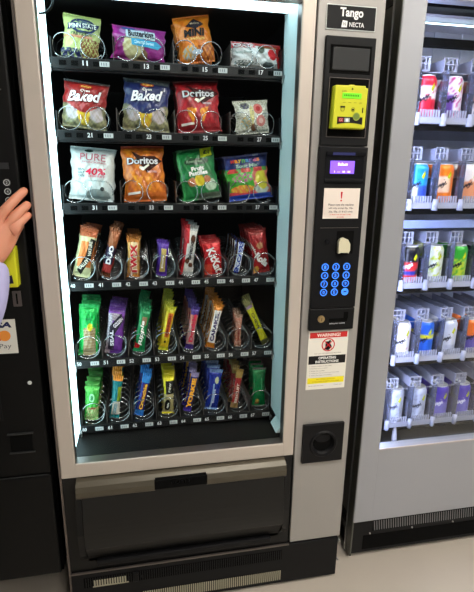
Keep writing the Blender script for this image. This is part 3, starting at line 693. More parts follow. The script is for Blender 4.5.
# spec: id:(x,z,w,h,tilt deg, thickness, art, overlay, name, label, category, copies behind, kind)
SP={
11:(.118,1.666,.096,.102,6,.040,a11,o11,'pretzel_bag','pale green pretzel bag with a dark blue oval badge, top shelf far left','snack bag',0),
13:(.270,1.669,.143,.078,4,.040,a13,o13,'popcorn_bag','wide purple popcorn bag lying low on the top shelf','snack bag',0),
15:(.432,1.672,.100,.113,-9,.042,a15,o15,'cheese_snack_bag','orange snack bag with a black diamond badge on the top shelf','snack bag',1),
17:(.595,1.675,.148,.056,1,.040,a17,o17,'nut_snack_bag','low white snack bag with a red spot, top shelf far right','snack bag',0),
21:(.114,1.489,.118,.119,6,.045,abk(c(150,34,34)),obk(0,c(90,20,20),0),'baked_crisp_bag','red topped baked crisp bag, second shelf far left','crisp bag',1),
23:(.282,1.488,.129,.136,3,.045,abk(c(30,42,96)),obk(0,c(20,30,80),1),'baked_crisp_bag','dark blue topped baked crisp bag with a grey banner, second shelf','crisp bag',1),
25:(.436,1.489,.126,.136,-4,.045,ador(c(190,34,44),c(96,20,26),3),odor(c(60,16,20),c(205,205,210)),'tortilla_chip_bag','red tortilla chip bag with silver lettering on the second shelf','crisp bag',1),
27:(.593,1.490,.102,.088,-5,.040,a27,o27,'sweet_bag','small white bag with a flowery print, second shelf far right','sweet bag',0),
31:(.122,1.292,.123,.145,5,.048,a31,o31,'popped_chip_bag','white and pale grey crisp bag with pink lettering, third shelf far left','crisp bag',1),
33:(.275,1.294,.122,.153,-2,.048,ador(c(226,134,34),c(150,52,22),5),odor(c(60,26,16),c(222,222,226)),'tortilla_chip_bag','orange tortilla chip bag with a dark triangle on the third shelf','crisp bag',2),
35:(.441,1.293,.113,.145,-8,.036,a35,o35,'fruit_sweet_bag','green fruit sweet bag leaning left with a yellow corner flash','sweet bag',2),
37:(.588,1.293,.136,.130,-7,.036,a37,o37,'sour_sweet_bag','blue and green sweet bag with rainbow letters, third shelf far right','sweet bag',2),
40:(.076,1.068,.051,.144,13,.022,bar(c(214,128,66),c(190,100,50),c(176,88,44),.17,lambda u,v:(c(196,196,150) if (v<.22 or v>.74 or u<.12) and v<.83 else None)),
  lambda b,P:(poly(b,P,[(.20,.14),(.45,.05),(.94,.40),(1.0,.78),(.68,.80),(.58,.45)],c(30,28,22)),letter(b,P,'NATURE',.78,.60,.042,.011,c(225,222,205),rot=97,off=.0022,bold=.03),letter(b,P,'VALLEY',.55,.27,.040,.011,c(225,222,205),rot=52,off=.0022,bold=.03)),
  'oat_bar','orange and cream oat bar with a curved black band','snack bar',3),
41:(.145,1.057,.031,.155,16,.020,bar(c(60,36,60),c(30,22,40),c(120,66,38),.20,lambda u,v:(c(156,92,56) if v>.62 else (c(176,60,60) if v<.26 and v>.1 else None))),
  many(panel(rectp(.1,.9,.30,.62),c(40,36,70)),vtext('DUO',.056,.019,c(228,228,235),v=.46,outline=c(24,22,40),bold=.06)),'nougat_bar','brown and navy bar with bold white lettering leaning right','chocolate bar',5),
42:(.229,1.059,.041,.123,2,.020,bar(c(214,164,90),c(176,110,50),c(206,130,52),.10,lambda u,v:(c(210,190,150) if .1<v<.9 and u>.3 and u<.86 else None)),
  vtext('TWIX',.094,.025,c(186,30,44),u=.54,v=.46,outline=c(236,226,210),bold=.06),'twin_biscuit_bar','gold twin biscuit bar with large red letters down its front','chocolate bar',6),
43:(.314,1.062,.036,.109,6,.018,bar(c(78,40,150),c(48,24,110),c(92,54,170),.18,lambda u,v:(mixc(c(196,186,110),c(140,90,50),noise2(u*6,v*7,1)+.3) if .24<u<.80 and .12<v<.78 else None)),
  vtext('Dairy',.040,.009,c(240,238,235),v=.42,bold=.03),'purple_chocolate_bar','small purple chocolate bar with a pale yellow centre panel','chocolate bar',1),
44:(.391,1.062,.043,.158,8,.020,bar(c(222,222,218),c(190,196,194),c(176,184,184),.12,lambda u,v:(c(196,36,44) if u<.20 or (v>.62 and u<.34) else (c(90,54,36) if blob(u,v,.70,.72,.22,.09) or blob(u,v,.4,.28,.2,.06) or blob(u,v,.72,.2,.2,.05) else None))),
  vtext('bueno',.058,.018,c(30,28,30),u=.56,v=.50,bold=.02,rot=86),'hazelnut_wafer_bar','white and red hazelnut wafer bar leaning right','chocolate bar',4),
45:(.477,1.060,.060,.112,-4,.018,bar(c(196,28,34),c(160,20,26),c(170,24,30),.10,lambda u,v:(c(206,70,50) if v<.3 and u<.4 else None)),
  many(panel(oval(.62,.50,.30,.16,rot=-60),c(186,20,30)),vtext('KitKat',.080,.029,c(236,232,232),u=.60,v=.42,rot=-68,bold=.03,shear=.1)),'wafer_finger_bar','wide bright red wafer bar with white lettering','chocolate bar',3),
46:(.545,1.062,.031,.107,12,.018,bar(c(70,44,34),c(44,28,24),c(60,40,32),.10),
  many(panel(rectp(.16,.90,.06,.94),c(214,222,232)),vtext('SNICKERS',.100,.017,c(34,66,170),u=.53,v=.5,rot=90,bold=.05)),'peanut_bar','small brown peanut bar with a white band of blue letters','chocolate bar',5),
47:(.631,1.068,.059,.137,-6,.024,bar(c(170,26,28),c(120,18,22),c(150,30,26),.14,lambda u,v:(c(186,130,90) if blob(u,v,.52,.62,.2,.07) else (c(196,150,60) if blob(u,v,.2,.08,.15,.08) else None))),
  lambda b,P:(letter(b,P,'Rolls',.54,.30,.052,.022,c(240,234,230),rot=-42,off=.0018,bold=.05),letter(b,P,'maltese',.16,.50,.070,.008,c(226,214,206),rot=-70,off=.0018,bold=.03)),'chocolate_ball_bag','red bag of chocolates with slanted white letters, fourth shelf far right','sweet bag',4),
50:(.079,.822,.059,.157,4,.026,bar(c(20,176,76),c(14,140,60),c(24,170,80),.06,lambda u,v:(c(206,200,40) if blob(u,v,.62,.56,.16,.07) else (mixc(c(120,90,50),c(190,180,150),noise2(u*8,v*12,2)+.4) if v<.54 and .24<u<.90 else None))),
  many(vtext('NUTS',.024,.006,c(40,110,70),v=.72,rot=0)),'nut_bag','bright green nut bag with a clear lower window, fifth shelf far left','snack bag',3),
51:(.155,.816,.053,.150,8,.022,bar(c(118,58,158),c(80,34,118),c(84,40,124),.10,lambda u,v:(mixc(c(186,176,186),c(96,84,96),noise2(u*9,v*12,1)+.4) if v<.86 and (u<.30 or (v>.72 and u<.8)) else None)),
  lambda b,P:(poly(b,P,[(.14,.10),(.50,.06),(.48,.42),(.96,.70),(.80,.88),(.14,.58)],c(30,24,40)),letter(b,P,'GOLDEN',.66,.68,.038,.012,c(220,216,226),rot=48,off=.0022,bold=.03),letter(b,P,'SEAL',.33,.34,.05,.012,c(220,216,226),rot=96,off=.0022,bold=.03)),'purple_oat_bar','wide purple bar with a curved black lettered band','snack bar',3),
52:(.234,.812,.038,.147,12,.020,bar(c(26,140,80),c(14,96,54),c(30,150,90),.16,lambda u,v:(c(190,30,36) if v<.2 and u<.5 and v>.08 else (c(150,120,90) if v>.62 and .3<u<.8 and v<.8 else None))),
  vtext('Ripple',.080,.018,c(232,236,232),v=.44,rot=92,bold=.03,shear=.2),'green_chocolate_bar','slim green chocolate bar with white lettering running upward','chocolate bar',6),
53:(.311,.820,.033,.144,13,.020,bar(c(222,200,34),c(190,160,24),c(196,196,40),.14,lambda u,v:(c(206,104,40) if .30<v<.84 and .28<u<.86 else (c(60,56,20) if blob(u,v,.5,.2,.16,.03) else None))),
  vtext('CRUNCH',.064,.010,c(120,36,20),u=.56,v=.57,rot=90,bold=.05),'yellow_chocolate_bar','narrow yellow bar with an orange panel leaning right','chocolate bar',6),
54:(.394,.818,.030,.141,11,.018,bar(c(206,160,146),c(140,90,130),c(74,54,140),.20,lambda u,v:(c(196,120,110) if .6<v<.8 else None)),
  vtext('Double',.092,.016,c(190,40,70),v=.50,rot=90,bold=.05),'double_chocolate_bar','slim pink and violet bar with crimson letters','chocolate bar',6),
55:(.462,.817,.033,.147,14,.018,bar(c(214,150,60),c(170,100,30),c(214,134,40),.13),
  many(panel(rectp(.08,.94,.12,.86),c(226,224,222)),vtext('CARAMEL',.098,.016,c(60,50,96),u=.5,v=.49,rot=90,bold=.05)),'caramel_bar','white banded caramel bar with golden crimped ends','chocolate bar',6),
56:(.555,.818,.026,.108,4,.016,bar(c(186,110,84),c(140,70,52),c(140,96,70),.10,lambda u,v:(c(226,206,190) if noise2(u*6,v*9,2)>.3 else None)),
  vtext('wafer',.05,.009,c(120,40,30),v=.4),'small_wafer_bar','small brown and pink wafer bar standing upright','chocolate bar',2),
57:(.654,.822,.029,.165,-25,.016,bar(c(216,214,30),c(180,176,24),c(120,120,70),.18,lambda u,v:(c(150,120,160) if .78<v<.84 else None)),
  vtext('CHEW',.060,.012,c(60,60,24),v=.52,rot=-90,bold=.03),'yellow_chew_bar','thin yellow chew bar leaning steeply left, fifth shelf far right','sweet bar',1),
60:(.075,.583,.046,.122,4,.020,bar(c(70,170,66),c(40,130,50),c(90,190,80),.14,lambda u,v:(c(176,168,120) if v<.40 and noise2(u*6,v*6,1)>-.1 and u>.15 else None)),
  lambda b,P:(poly(b,P,oval(.5,.68,.20,.12),c(140,210,150)),letter(b,P,'8',.5,.68,.010,.014,c(40,110,70),off=.0022),letter(b,P,'nakd',.55,.38,.024,.008,c(150,50,50),off=.0016)),'green_fruit_bar','green fruit bar with a pale round badge, bottom shelf far left','snack bar',6),
61:(.147,.585,.034,.150,8,.018,bar(c(20,120,124),c(14,84,92),c(24,130,136),.16,lambda u,v:(c(206,204,190) if v<.40 and v>.08 and u>.12 else (c(206,130,30) if v>.88 else (c(120,150,40) if u>.6 and .4<v<.75 else None)))),
  vtext('COCO',.036,.013,c(50,130,150),v=.24,rot=84,bold=.04),'teal_bar','teal bar with a cream lower panel leaning right','snack bar',6),
62:(.225,.583,.032,.155,14,.018,bar(c(34,50,140),c(20,26,90),c(40,140,226),.22,lambda u,v:(c(40,120,210) if v<.12 else None)),
  many(panel(rectp(.30,.86,.16,.76),c(90,44,60)),vtext('Crunchie',.088,.014,c(236,186,60),v=.46,u=.55,rot=90,bold=.04)),'honeycomb_bar','slim dark blue bar with gold letters and a bright blue crimped end','chocolate bar',5),
63:(.322,.585,.042,.140,3,.022,bar(c(180,170,120),c(140,130,90),c(210,206,40),.08,lambda u,v:(c(214,206,36) if (v>.52 and u<.20) or (v>.86) or v<.05 else (c(40,40,34) if v>.52 else (c(30,32,30) if blob(u,v,.42,.24,.30,.15) else None)))),
  lambda b,P:(letter(b,P,'nuts',.44,.24,.020,.008,c(200,205,195),off=.0018,rot=80),letter(b,P,'raw',.6,.7,.03,.008,c(190,190,170),off=.0018,rot=80)),'yellow_nut_bag','yellow topped nut snack with a black oval badge, bottom shelf','snack bag',4),
64:(.385,.590,.030,.140,14,.018,bar(c(40,36,110),c(24,20,76),c(150,140,190),.12,lambda u,v:(c(70,50,150) if v<.12 else None)),
  vtext('YORKIE',.104,.019,c(240,170,40),v=.48,rot=90,bold=.06),'blue_chunky_bar','dark blue bar with big orange yellow letters','chocolate bar',5),
65:(.467,.583,.046,.150,9,.022,bar(c(24,50,160),c(14,30,110),c(120,160,220),.09,lambda u,v:(c(190,200,160) if blob(u,v,.62,.74,.16,.08) else (c(150,190,235) if .38<u<.46 and v<.65 else None))),
  many(vtext('cookie',.05,.008,c(190,210,240),v=.36,rot=90,bold=.02)),'blue_biscuit_packet','wide royal blue biscuit packet with pale crimped ends','biscuit packet',5),
66:(.546,.586,.029,.142,10,.018,bar(c(176,50,50),c(130,30,36),c(170,140,70),.22,lambda u,v:(c(214,160,140) if noise2(u*5,v*8,2)>.35 and v<.6 else None)),
  vtext('BISCUIT',.070,.011,c(236,214,196),v=.40,rot=90,bold=.03),'red_gold_bar','slim red bar with gold crimped top beside the green packet','chocolate bar',6),
67:(.633,.583,.047,.146,2,.026,bar(c(10,130,64),c(8,100,50),c(120,130,120),.04,lambda u,v:(c(210,190,90) if blob(u,v,.32,.16,.14,.05) else (c(150,60,40) if blob(u,v,.35,.09,.16,.03) else None))),
  vtext('snack',.05,.006,c(60,170,110),u=.62,v=.6,rot=90,bold=.02),'green_snack_packet','plain green packet with a grey top, bottom shelf far right','biscuit packet',2),
}
NEAR={1:'top shelf',2:'second shelf',3:'third shelf',4:'fourth shelf',5:'fifth shelf',6:'bottom shelf'}
for pid,sp in SP.items():
    x,z,w,h,tilt,t,art,ov,name,label,cat,nb=sp
    row=pid//10; wide=row<=3; zf=ZL[row]+.012+.0015
    h+=z-zf; z=zf
    P=Packet(w,h,t,pid*.37,seal=.055 if wide else .075,waist=.09 if wide else (.16 if w>.045 else .28),nx=44 if wide else 18,ny=54)
    ob=P.mesh(art).build(name,'art' if wide else 'foil',art=True)
    b=MB(); ov(b,P); lt=b.build('lettering','printed',ob,art=True)
    dz=abs(math.sin(R(tilt)))*w/2
    y0=.182 if wide else .1845
    lean=R(-9 if wide else -7)
    ob.rotation_euler=Euler((lean,R(tilt),0),'XYZ'); ob.location=(x,y0,z+dz)
    tag(ob,label,cat,)
    pitch=.062 if wide else .037
    for k in range(nb):
        d=ob.copy(); COL.objects.link(d); d2=lt.copy(); COL.objects.link(d2); d2.parent=d
        j=random.uniform(-1,1)
        d.location=(x+j*.002,y0+pitch*(k+1),z+dz+.0005); d.rotation_euler=Euler((lean,R(tilt*(.9 if wide else .95)+j*2),R(j*4)),'XYZ')
        short=name.replace('_',' ')
        d['label']=f"{label.split(',')[0].split(' with ')[0].split(' on the ')[0].split(' leaning')[0].split(' lying')[0].split(' standing')[0]} queued behind the front one, {NEAR[row]}"
        d['group']=ob['group']=f"{short}s in lane {pid} of the {NEAR[row]}"

# ================================================================== DRINKS MACHINE (right)
M['dside']=mat('grey_black_door_edge',(74,75,68),.4)
M['cside']=mat('olive_grey_side',(112,112,104),.45)
dm=empty('drinks_vending_machine','silver glass-fronted cooled drinks machine on the right with cans in clear racks','vending machine',(0,0,0))
FX,FY=.963,.050; RX=1.86; HR=1.86
b=MB()
MB().box(FX+.004,FX+.024,FY+.052,.86,.012,HR).build('cabinet_side','cside',dm)
b.box(RX-.02,RX,FY+.045,.86,.09,HR).box(FX,RX,.84,.86,.09,HR).box(FX,RX,FY+.045,.84,HR-.03,HR).box(FX,RX,FY+.045,.84,.09,.12)
b.build('cabinet','cab',dm)
b=MB(); b.box(FX-.002,FX+.004,FY+.003,FY+.042,.02,HR,0,.001); b.build('door_side','dside',dm)
MB().box(FX-.004,FX+.003,FY+.045,FY+.050,.006,HR).build('door_seam_strip','steel',dm)
b=MB(); gx0,gx1,gz0=1.034,1.72,.462
frame(b,FX,RX,.167,HR,gx0,gx1,gz0,1.835,FY,FY+.040)
b.build('door_frame','silverb',dm)
MB().box(gx0-.001,gx1+.001,FY-.001,FY+.004,gz0-.003,gz0+.001,0,.0008).build('window_trim','frame',dm)
MB().box(gx0-.002,gx1+.002,FY+.020,FY+.024,gz0-.002,1.837).build('glass_pane','glass',dm)
M['rback']=mat('grey_back_panel',(196,196,204),.5,noise=(9,.3,(1,1,.3))); M['rled']=mat('cool_led',(230,235,255),.5,emit=(192,206,255),es=56)
MB().box(FX+.03,RX-.03,.62,.64,.13,1.83).build('interior_back_panel','rback',dm)
b=MB(); b.box(1.05,1.74,.30,.31,1.705,1.834)
for i in range(7): b.box(1.115+i*.1,1.165+i*.1,.294,.30,1.705,1.834,0,.001)
b.build('upper_back_panel','rback',dm)
MB().box(1.044,1.050,.10,.78,.13,1.83).build('inner_left_wall','rback',dm)
MB().box(1.036,1.043,.076,.092,.48,1.80).build('left_light_strip','rled',dm)
MB().box(1.06,1.70,.10,.115,1.832,1.838).build('top_light','rled',dm)
MB().box(1.735,1.742,.076,.092,.48,1.80).build('right_light_strip','rled',dm)
M['navy']=mat('navy_deck',(30,36,46),.45)
MB().box(1.044,1.75,.10,.62,.13,.40).build('machine_deck','navy',dm)
MB().box(1.09,1.74,.14,.16,1.742,1.765).build('top_rail','void',dm)
b=MB(); b.box(1.055,1.74,.150,.620,1.822,1.829); b.build('ceiling_liner','rback',dm)
b=MB(); b.box(1.075,1.73,.180,.184,1.812,1.8155); b.build('white_reflection_strip','ledtop',dm)  # glowing strip added to stand for a reflected white line, not a fitting
# base
b=MB(); b.box(FX+.004,RX,FY+.012,.80,.02,.166,0,.003); b.build('plinth','bezel',dm)
b=MB(); b.box(FX+.085,RX-.04,FY+.0105,FY+.0125,.112,.158); b.box(FX+.05,RX-.02,FY+.0105,FY+.0125,.035,.095); b.build('vent_recess','void',dm)
M['rgr']=mat('grey_vent_grille',(92,92,96),.5)
b=MB()
for i in range(80):
    x=FX+.09+i*.0094; b.add([(x,FY+.010,.114),(x+.0045,FY+.010,.114),(x-.0005,FY+.010,.156),(x-.005,FY+.010,.156)],[[0,1,2,3]])
b.build('vent_grille','rgr',dm)
for i in range(5): MB().disc(FX+.075+.17*i,.103,.003,FY+.009,FY+.012,0,10).build('plinth_screw','steel',dm)
for (x,y) in ((1.02,.12),(1.80,.12),(1.02,.78),(1.80,.78)):
    o=MB().disc(0,0,.02,0,.021).build('foot','black',dm); o.rotation_euler=(R(90),0,0); o.location=(x,y,.021)

# racks
DX=[-.019,-.012,-.010,-.008,-.004]
ZR=[1.550,1.292,1.026,.757,.500]; LX=[1.155,1.246,1.338,1.430,1.522]
def clip(b,x,y,z):   # the ladder-shaped clip over each lane
    for dx in (-.026,-.012,.002,.016): b.box(x+dx,x+dx+.003,y,y+.003,z,z+.040)
    for dz in (0,.019,.037): b.box(x-.026,x+.019,y-.0005,y+.0035,z+dz,z+dz+.003)
for r,zr in enumerate(ZR):
    MB().box(1.085,1.74,.155,.74,zr-.040,zr-.022,0,.002).build('shelf','blackg',dm)
    if r==1: MB().box(1.09,1.74,.150,.154,zr-.084,zr-.058).build('shelf_edge_strip','shelfblue',dm)
    for l,x in enumerate(LX):
        x+=DX[r]
        b=MB(); b.box(x-.041,x+.041,.152,.60,zr-.006,zr-.003); b.box(x-.043,x-.0415,.156,.60,zr-.006,zr+.075); b.box(x+.0405,x+.042,.156,.60,zr-.006,zr+.075)
        b.box(x-.040,x-.036,.150,.19,zr+.0,zr+.135); 
        rk=b.build('can_rack','plastic',dm)
        b=MB()
        b.box(x-.040,x+.040,.145,.149,zr-.020,zr-.001)
        for q in range(8): b.box(x-.034+q*.0090,x-.0295+q*.0090,.1440,.1475,zr-.004,zr+.020)
        b.tube([(x-.043,.145,zr-.026),(x-.043,.145,zr+.010)],[.011,.008],n=10)
        b.build('front_comb','plastic2',rk)
        b=MB(); clip(b,x-.026,.160,zr+.130); b.box(x-.045,x+.040,.158,.160,zr+.125,zr+.1265); b.box(x-.050,x-.047,.163,.36,zr+.130,zr+.166); b.box(x-.013,x-.010,.163,.36,zr+.130,zr+.166)
        b.build('ladder_clip','plastic2',rk)
# hanging spare rack below lowest row
b=MB(); b.tube([(1.150,.16,.475),(1.146,.15,.44),(1.143,.14,.415)],[.007,.010,.012],n=10); b.box(1.132,1.158,.128,.134,.378,.402,0,.001); b.build('hanging_clip','plastic2',dm)

# cans
def canart(kind):
    K={
    'red':lambda a,v:c(208,30,56) if (v<.45 or v>.78) else (c(240,225,228) if noise2(a,v*4,1)>-.4 else c(190,30,60)),
    'purple':lambda a,v:c(96,60,140) if (a<.1 and v<.6) else (c(226,220,236) if noise2(a*2,v*4,2)>-.2 else c(190,70,140)),
    'brown':lambda a,v:c(186,120,110) if v>.4 else c(220,214,220),
    'blue':lambda a,v:c(40,150,226) if v>.45 else (c(60,90,200) if a>.1 else c(226,232,240)),
    'orange':lambda a,v:c(232,120,30) if (v>.72 or v<.30 or a>.35) else c(238,200,170),
    'peach':lambda a,v:c(222,150,110) if blob(a,v,.1,.35,.6,.28) else c(232,226,224),
    'black':lambda a,v:c(26,26,34) if v>.62 or a>.9 else (c(206,50,50) if blob(a,v,.1,.50,.5,.14) or v<.2 else (c(40,60,160) if v<.42 and a<.4 else c(40,36,44))),
    'lime':lambda a,v:c(214,222,214) if noise2(a*2,v*3,5)<.25 else c(180,200,60),
    'green':lambda a,v:c(50,160,50) if v>.66 else (c(180,200,50) if noise2(a*3,v*3,2)>-.1 else c(80,170,60)),
    'white':lambda a,v:c(232,232,236) if noise2(a*2,v*5,3)<.5 else c(206,150,170),
    'royal':lambda a,v:c(30,96,214) if not .52<v<.68 else c(206,206,40),
    'silver':lambda a,v:c(196,202,222) if v>.3 or a<0 else c(170,178,205),
    'orange_purple':lambda a,v:c(226,110,40) if v>.55 else c(90,80,170),
    'clear':lambda a,v:c(176,184,208) if noise2(a*2,v*3,3)<.3 else c(150,158,186),
    'violet':lambda a,v:c(66,44,168) if v>.55 or a>.5 else c(110,104,190),
    }[kind]
    return K
def make_can(kind,label):
    n=28; R0=.0340; prof=[(.0,.004),(.022,.003),(.026,0),(.0325,.008)]
    body=[(R0,.008+.100*i/14) for i in range(15)]; neck=[(.0310,.115),(.0275,.120)]
    K=canart(kind); b=MB(); vs=[];cl=[];fs=[]
    pr=[(.0265,.0005),(.030,.004)]+body+neck
    for (r,z) in pr:
        for i in range(n):
            a=2*PI*i/n; u=(a/PI+.5+1)%2-1   # 0 at the front (-y)
            vs.append((r*math.cos(a),r*math.sin(a),z)); cl.append(K(u*1.5,z/.115))
    for j in range(len(pr)-1):
        for i in range(n): k=(i+1)%n; fs.append([j*n+i,j*n+k,(j+1)*n+k,(j+1)*n+i])
    fs.append([i for i in range(n)][::-1])
    b.add(vs,fs,0,cl,True)
    o=b.build('drink_can','can',art=True)
    b=MB(); vs=[];fs=[]
    for (r,z) in ((.0275,.1195),(.0280,.1225),(.0262,.1230),(.0250,.1195),(.0,.1195)):
        for i in range(n): a=2*PI*i/n; vs.append((r*math.cos(a),r*math.sin(a),z))
    for j in range(4):
        for i in range(n): k=(i+1)%n; fs.append([j*n+i,j*n+k,(j+1)*n+k,(j+1)*n+i])
    b.add(vs,fs,0,None,True); b.box(-.006,.006,-.016,.004,.1200,.1212)
    lid=b.build('lid','canlid',o)
    # painted script mark and diamond price flash
    def wrap(x,z,off=.0004):
        a=-PI/2+x/R0; return ((R0+off)*math.cos(a),(R0+off)*math.sin(a),z)
    b=MB(); ink=c(24,26,40) if kind not in('black','violet') else c(220,222,240)
    def stroke(pts,w,col):
        for (x0,z0),(x1,z1) in zip(pts,pts[1:]):
            L=math.hypot(x1-x0,z1-z0) or 1; nx,nz=-(z1-z0)/L*w,(x1-x0)/L*w
            b.add([wrap(x0-nx,z0-nz),wrap(x1-nx,z1-nz),wrap(x1+nx,z1+nz),wrap(x0+nx,z0+nz)],[[0,1,2,3]],0,col)
    stroke([(-.020,.042),(-.014,.056),(-.012,.046),(-.006,.060),(-.004,.050),(.002,.064),(.004,.054),(.010,.068)],.0019,ink)
    stroke([(-.020,.037),(.000,.048),(.014,.062)],.0016,ink)
    stroke([(-.014,.058),(.006,.074)],.0010,ink)
    for i in range(3):
        s=.0072-.0017*i
        b.add([wrap(.020,.062-s*1.6+.024,.0007+i*.0002),wrap(.020+s,.062+.026,.0007+i*.0002),wrap(.020+s*.4,.062+s*1.7+.026,.0007+i*.0002),wrap(.020-s,.061+.020,.0007+i*.0002)],[[0,1,2,3]],0,c(206,214,30) if i!=1 else c(120,140,20))
    b.build('can_print','printed',o,art=True)
    return o
ROWS=[['red','purple','brown'],['blue','orange','peach'],['black','lime','green'],['white','royal','silver','orange_purple'],['clear','clear','violet','violet']]
DESC={'red':'red and white drink can','purple':'purple and white drink can','brown':'dusky pink drink can','blue':'sky blue drink can','orange':'bright orange drink can','peach':'white and peach drink can','black':'black drink can with red and blue swirl','lime':'silvery drink can with lime spots','green':'green topped lime drink can','white':'white drink can','royal':'royal blue drink can with a yellow band','silver':'plain silver drink can','orange_purple':'orange and purple drink can','clear':'pale grey drink can','violet':'violet drink can'}
CR=['top can row','second can row','third can row','fourth can row','bottom can row']
LN=['leftmost lane','second lane','third lane','fourth lane']
for r,kinds in enumerate(ROWS):
    for l,kd in enumerate(kinds):
        o=make_can(kd,''); x=LX[l]+DX[r]
        o.location=(x,.188,ZR[r]-.0025); o.rotation_euler=(0,0,R(-24+random.uniform(-5,5)))
        tag(o,f"{DESC[kd]} foremost in the {LN[l]}, {CR[r]}",'drink can')
        for k in range(4):
            d=o.copy(); COL.objects.link(d)
            for ch in o.children: e=ch.copy(); COL.objects.link(e); e.parent=d
            d.location=(x,.190+.0675*(k+1),ZR[r]-.0025); d.rotation_euler=(0,0,R(random.uniform(-40,40)))
            d['label']=f"{DESC[kd]} queued behind, {LN[l]}, {CR[r]}"; d['group']=o['group']=f"cans in the {LN[l]} of the {CR[r]}"

# ================================================================== LEFT MACHINE
lm=empty('coin_vending_machine','black vending machine at the left edge being pressed by a hand','vending machine',(0,0,0))
X0,X1,YF=-.86,-.030,.030
b=MB(); b.box(X0,X1,YF+.05,.85,.135,1.86,0,.004); b.build('cabinet','cab',lm)
MB().box(X0,X1,YF,YF+.048,.515,1.86,0,.006).build('upper_door','cab',lm)
MB().box(X0,X1,YF,YF+.048,.150,.508,0,.006).build('lower_door','cab',lm)
MB().box(X0+.03,X1-.03,.20,.80,.0,.14).build('plinth','void',lm)
for i in range(4):
    for j in range(2):
        x=-.060-.034*j; z=1.349-.0215*i
        b=MB().disc(x,z,.0085,YF-.004,YF+.002,0,20); b.ring(x,z,.0060,.0075,YF-.0045,YF-.004,1,20); b.text(['1','2','3','4','5','6','7','8'][i*2+1-j],x,z,.004,.007,YF-.0044,mi=1)
        b.build('keypad_button',['steelb','void'] if 'steelb' in M else ['smoke','label'],lm)
cr,X,Z,y=reader(lm,-.150,1.088,YF,w=.097,h=.112)
b=MB(); b.prism([(X(.12),Z(.10)),(X(.88),Z(.10)),(X(.86),Z(.30)),(X(.62),Z(.22)),(X(.12),Z(.32))],y-.0008,y,0,c(24,20,50)); b.build('reader_print','printed',cr,art=True)
b=MB(); b.prism([(X(.70),Z(.36)),(X(.80),Z(.36)),(X(.74),Z(.46))],y-.0008,y,0,c(30,26,40)); b.build('reader_mark','printed',cr,art=True)
b=MB(); b.box(-.078,-.057,YF-.003,YF+.001,1.031,1.073,0,.001); b.build('slot_plate','edge',lm)
MB().box(-.0695,-.0655,YF-.0036,YF-.002,1.038,1.067).build('banknote_slot','void',lm)
b=MB(); b.box(-.195,-.0795,YF-.0012,YF,.900,.996,0,col=c(206,204,196)); y=YF-.0016
b.text('VISA',-.1230,.9815,.068,.0165,y,col=c(26,30,70),bold=.05,shear=.15)
b.disc(-.127,.951,.0150,y-.0001,y,0,24,c(204,70,40)); b.disc(-.109,.951,.0150,y-.0004,y,0,24,c(224,140,60))
b.text('Pay',-.110,.920,.030,.0170,y,col=c(90,92,96),bold=.0)
b.build('payment_sticker','printed',lm,art=True)
b=MB(); b.box(-.130,-.070,YF-.002,YF+.002,.598,.655,0,.002); b.build('return_tray_recess','void',lm)
for n_,a in (('return_tray_top_highlight',(-.134,-.066,YF-.008,YF+.001,.655,.658)),('return_tray_bottom_highlight',(-.134,-.066,YF-.006,YF+.001,.594,.597)),('door_seam',(-.30,-.035,YF-.003,YF+.001,.512,.514))): MB().box(*a).build(n_,'smoke',lm)  # the two tray bars are highlights built as lighter strips
b=MB(); b.disc(-.060,.810,.0055,YF-.002,YF,0,14); b.build('badge','label',lm)
b=MB(); b.box(-.12,-.052,YF-.002,YF,1.381,1.396); b.build('text_strip','smoke',lm)
b=MB(); b.box(-.30,-.050,YF-.004,YF,1.560,1.5625); b.build('panel_seam','edge',lm)
b=MB(); b.box(-.80,-.14,YF-.004,YF,.70,.86,0,.003); b.build('front_panel','bezel',lm)

# ================================================================== HAND
def skin_obj(name,verts,edges,radii,m,parent=None,sub=2,root=0):
    me=bpy.data.meshes.new(name); me.from_pydata(verts,edges,[]); me.materials.append(M[m])
    o=bpy.data.objects.new(name,me); COL.objects.link(o)
    if parent: o.parent=parent
    sk=o.modifiers.new('skin','SKIN'); sk.use_smooth_shade=True
    me.skin_vertices.new() if not me.skin_vertices else None
    for i,r in enumerate(radii):
        sv=me.skin_vertices[0].data[i]; sv.radius=(r,r) if not isinstance(r,tuple) else r; sv.use_root=(i==root)
    ss=o.modifiers.new('sub','SUBSURF'); ss.levels=sub; ss.render_levels=sub
    return o
per=empty('person','person in a lavender sleeve pressing the black machine with a bare right hand','person',(-.08,-.03,1.20))
ox,oy,oz=per.location
V=[];E_=[];Rd=[]
def add(p,r,par=None):
    V.append((p[0]-ox,p[1]-oy,p[2]-oz)); Rd.append(r)
    if par is not None: E_.append((par,len(V)-1))
    return len(V)-1
wr=add((-.098,-.036,1.182),(.033,.024))
fa=add((-.118,-.052,1.110),.031,wr)
palm=add((-.074,-.028,1.224),(.047,.023),wr)
body_root=wr
def finger(base,pts,rs,par):
    k=add(base,rs[0],par)
    for p,r in zip(pts,rs[1:]): k=add(p,r,k)
    return k
finger((-.074,-.028,1.266),[(-.056,-.030,1.287),(-.037,-.016,1.309),(-.020,.000,1.327),(-.011,.008,1.336)],[.0175,.0138,.0124,.0112,.0092],palm)
finger((-.059,-.028,1.253),[(-.041,-.032,1.268),(-.027,-.018,1.282),(-.014,-.002,1.295),(-.008,.008,1.301)],[.0172,.0138,.0126,.0112,.0092],palm)
finger((-.048,-.025,1.240),[(-.034,-.030,1.252),(-.024,-.018,1.262),(-.014,-.004,1.271),(-.009,.006,1.275)],[.0165,.0132,.0118,.0105,.0086],palm)
finger((-.047,-.014,1.226),[(-.040,-.010,1.237),(-.035,.003,1.245),(-.031,.012,1.248)],[.0150,.0115,.0100,.0080],palm)
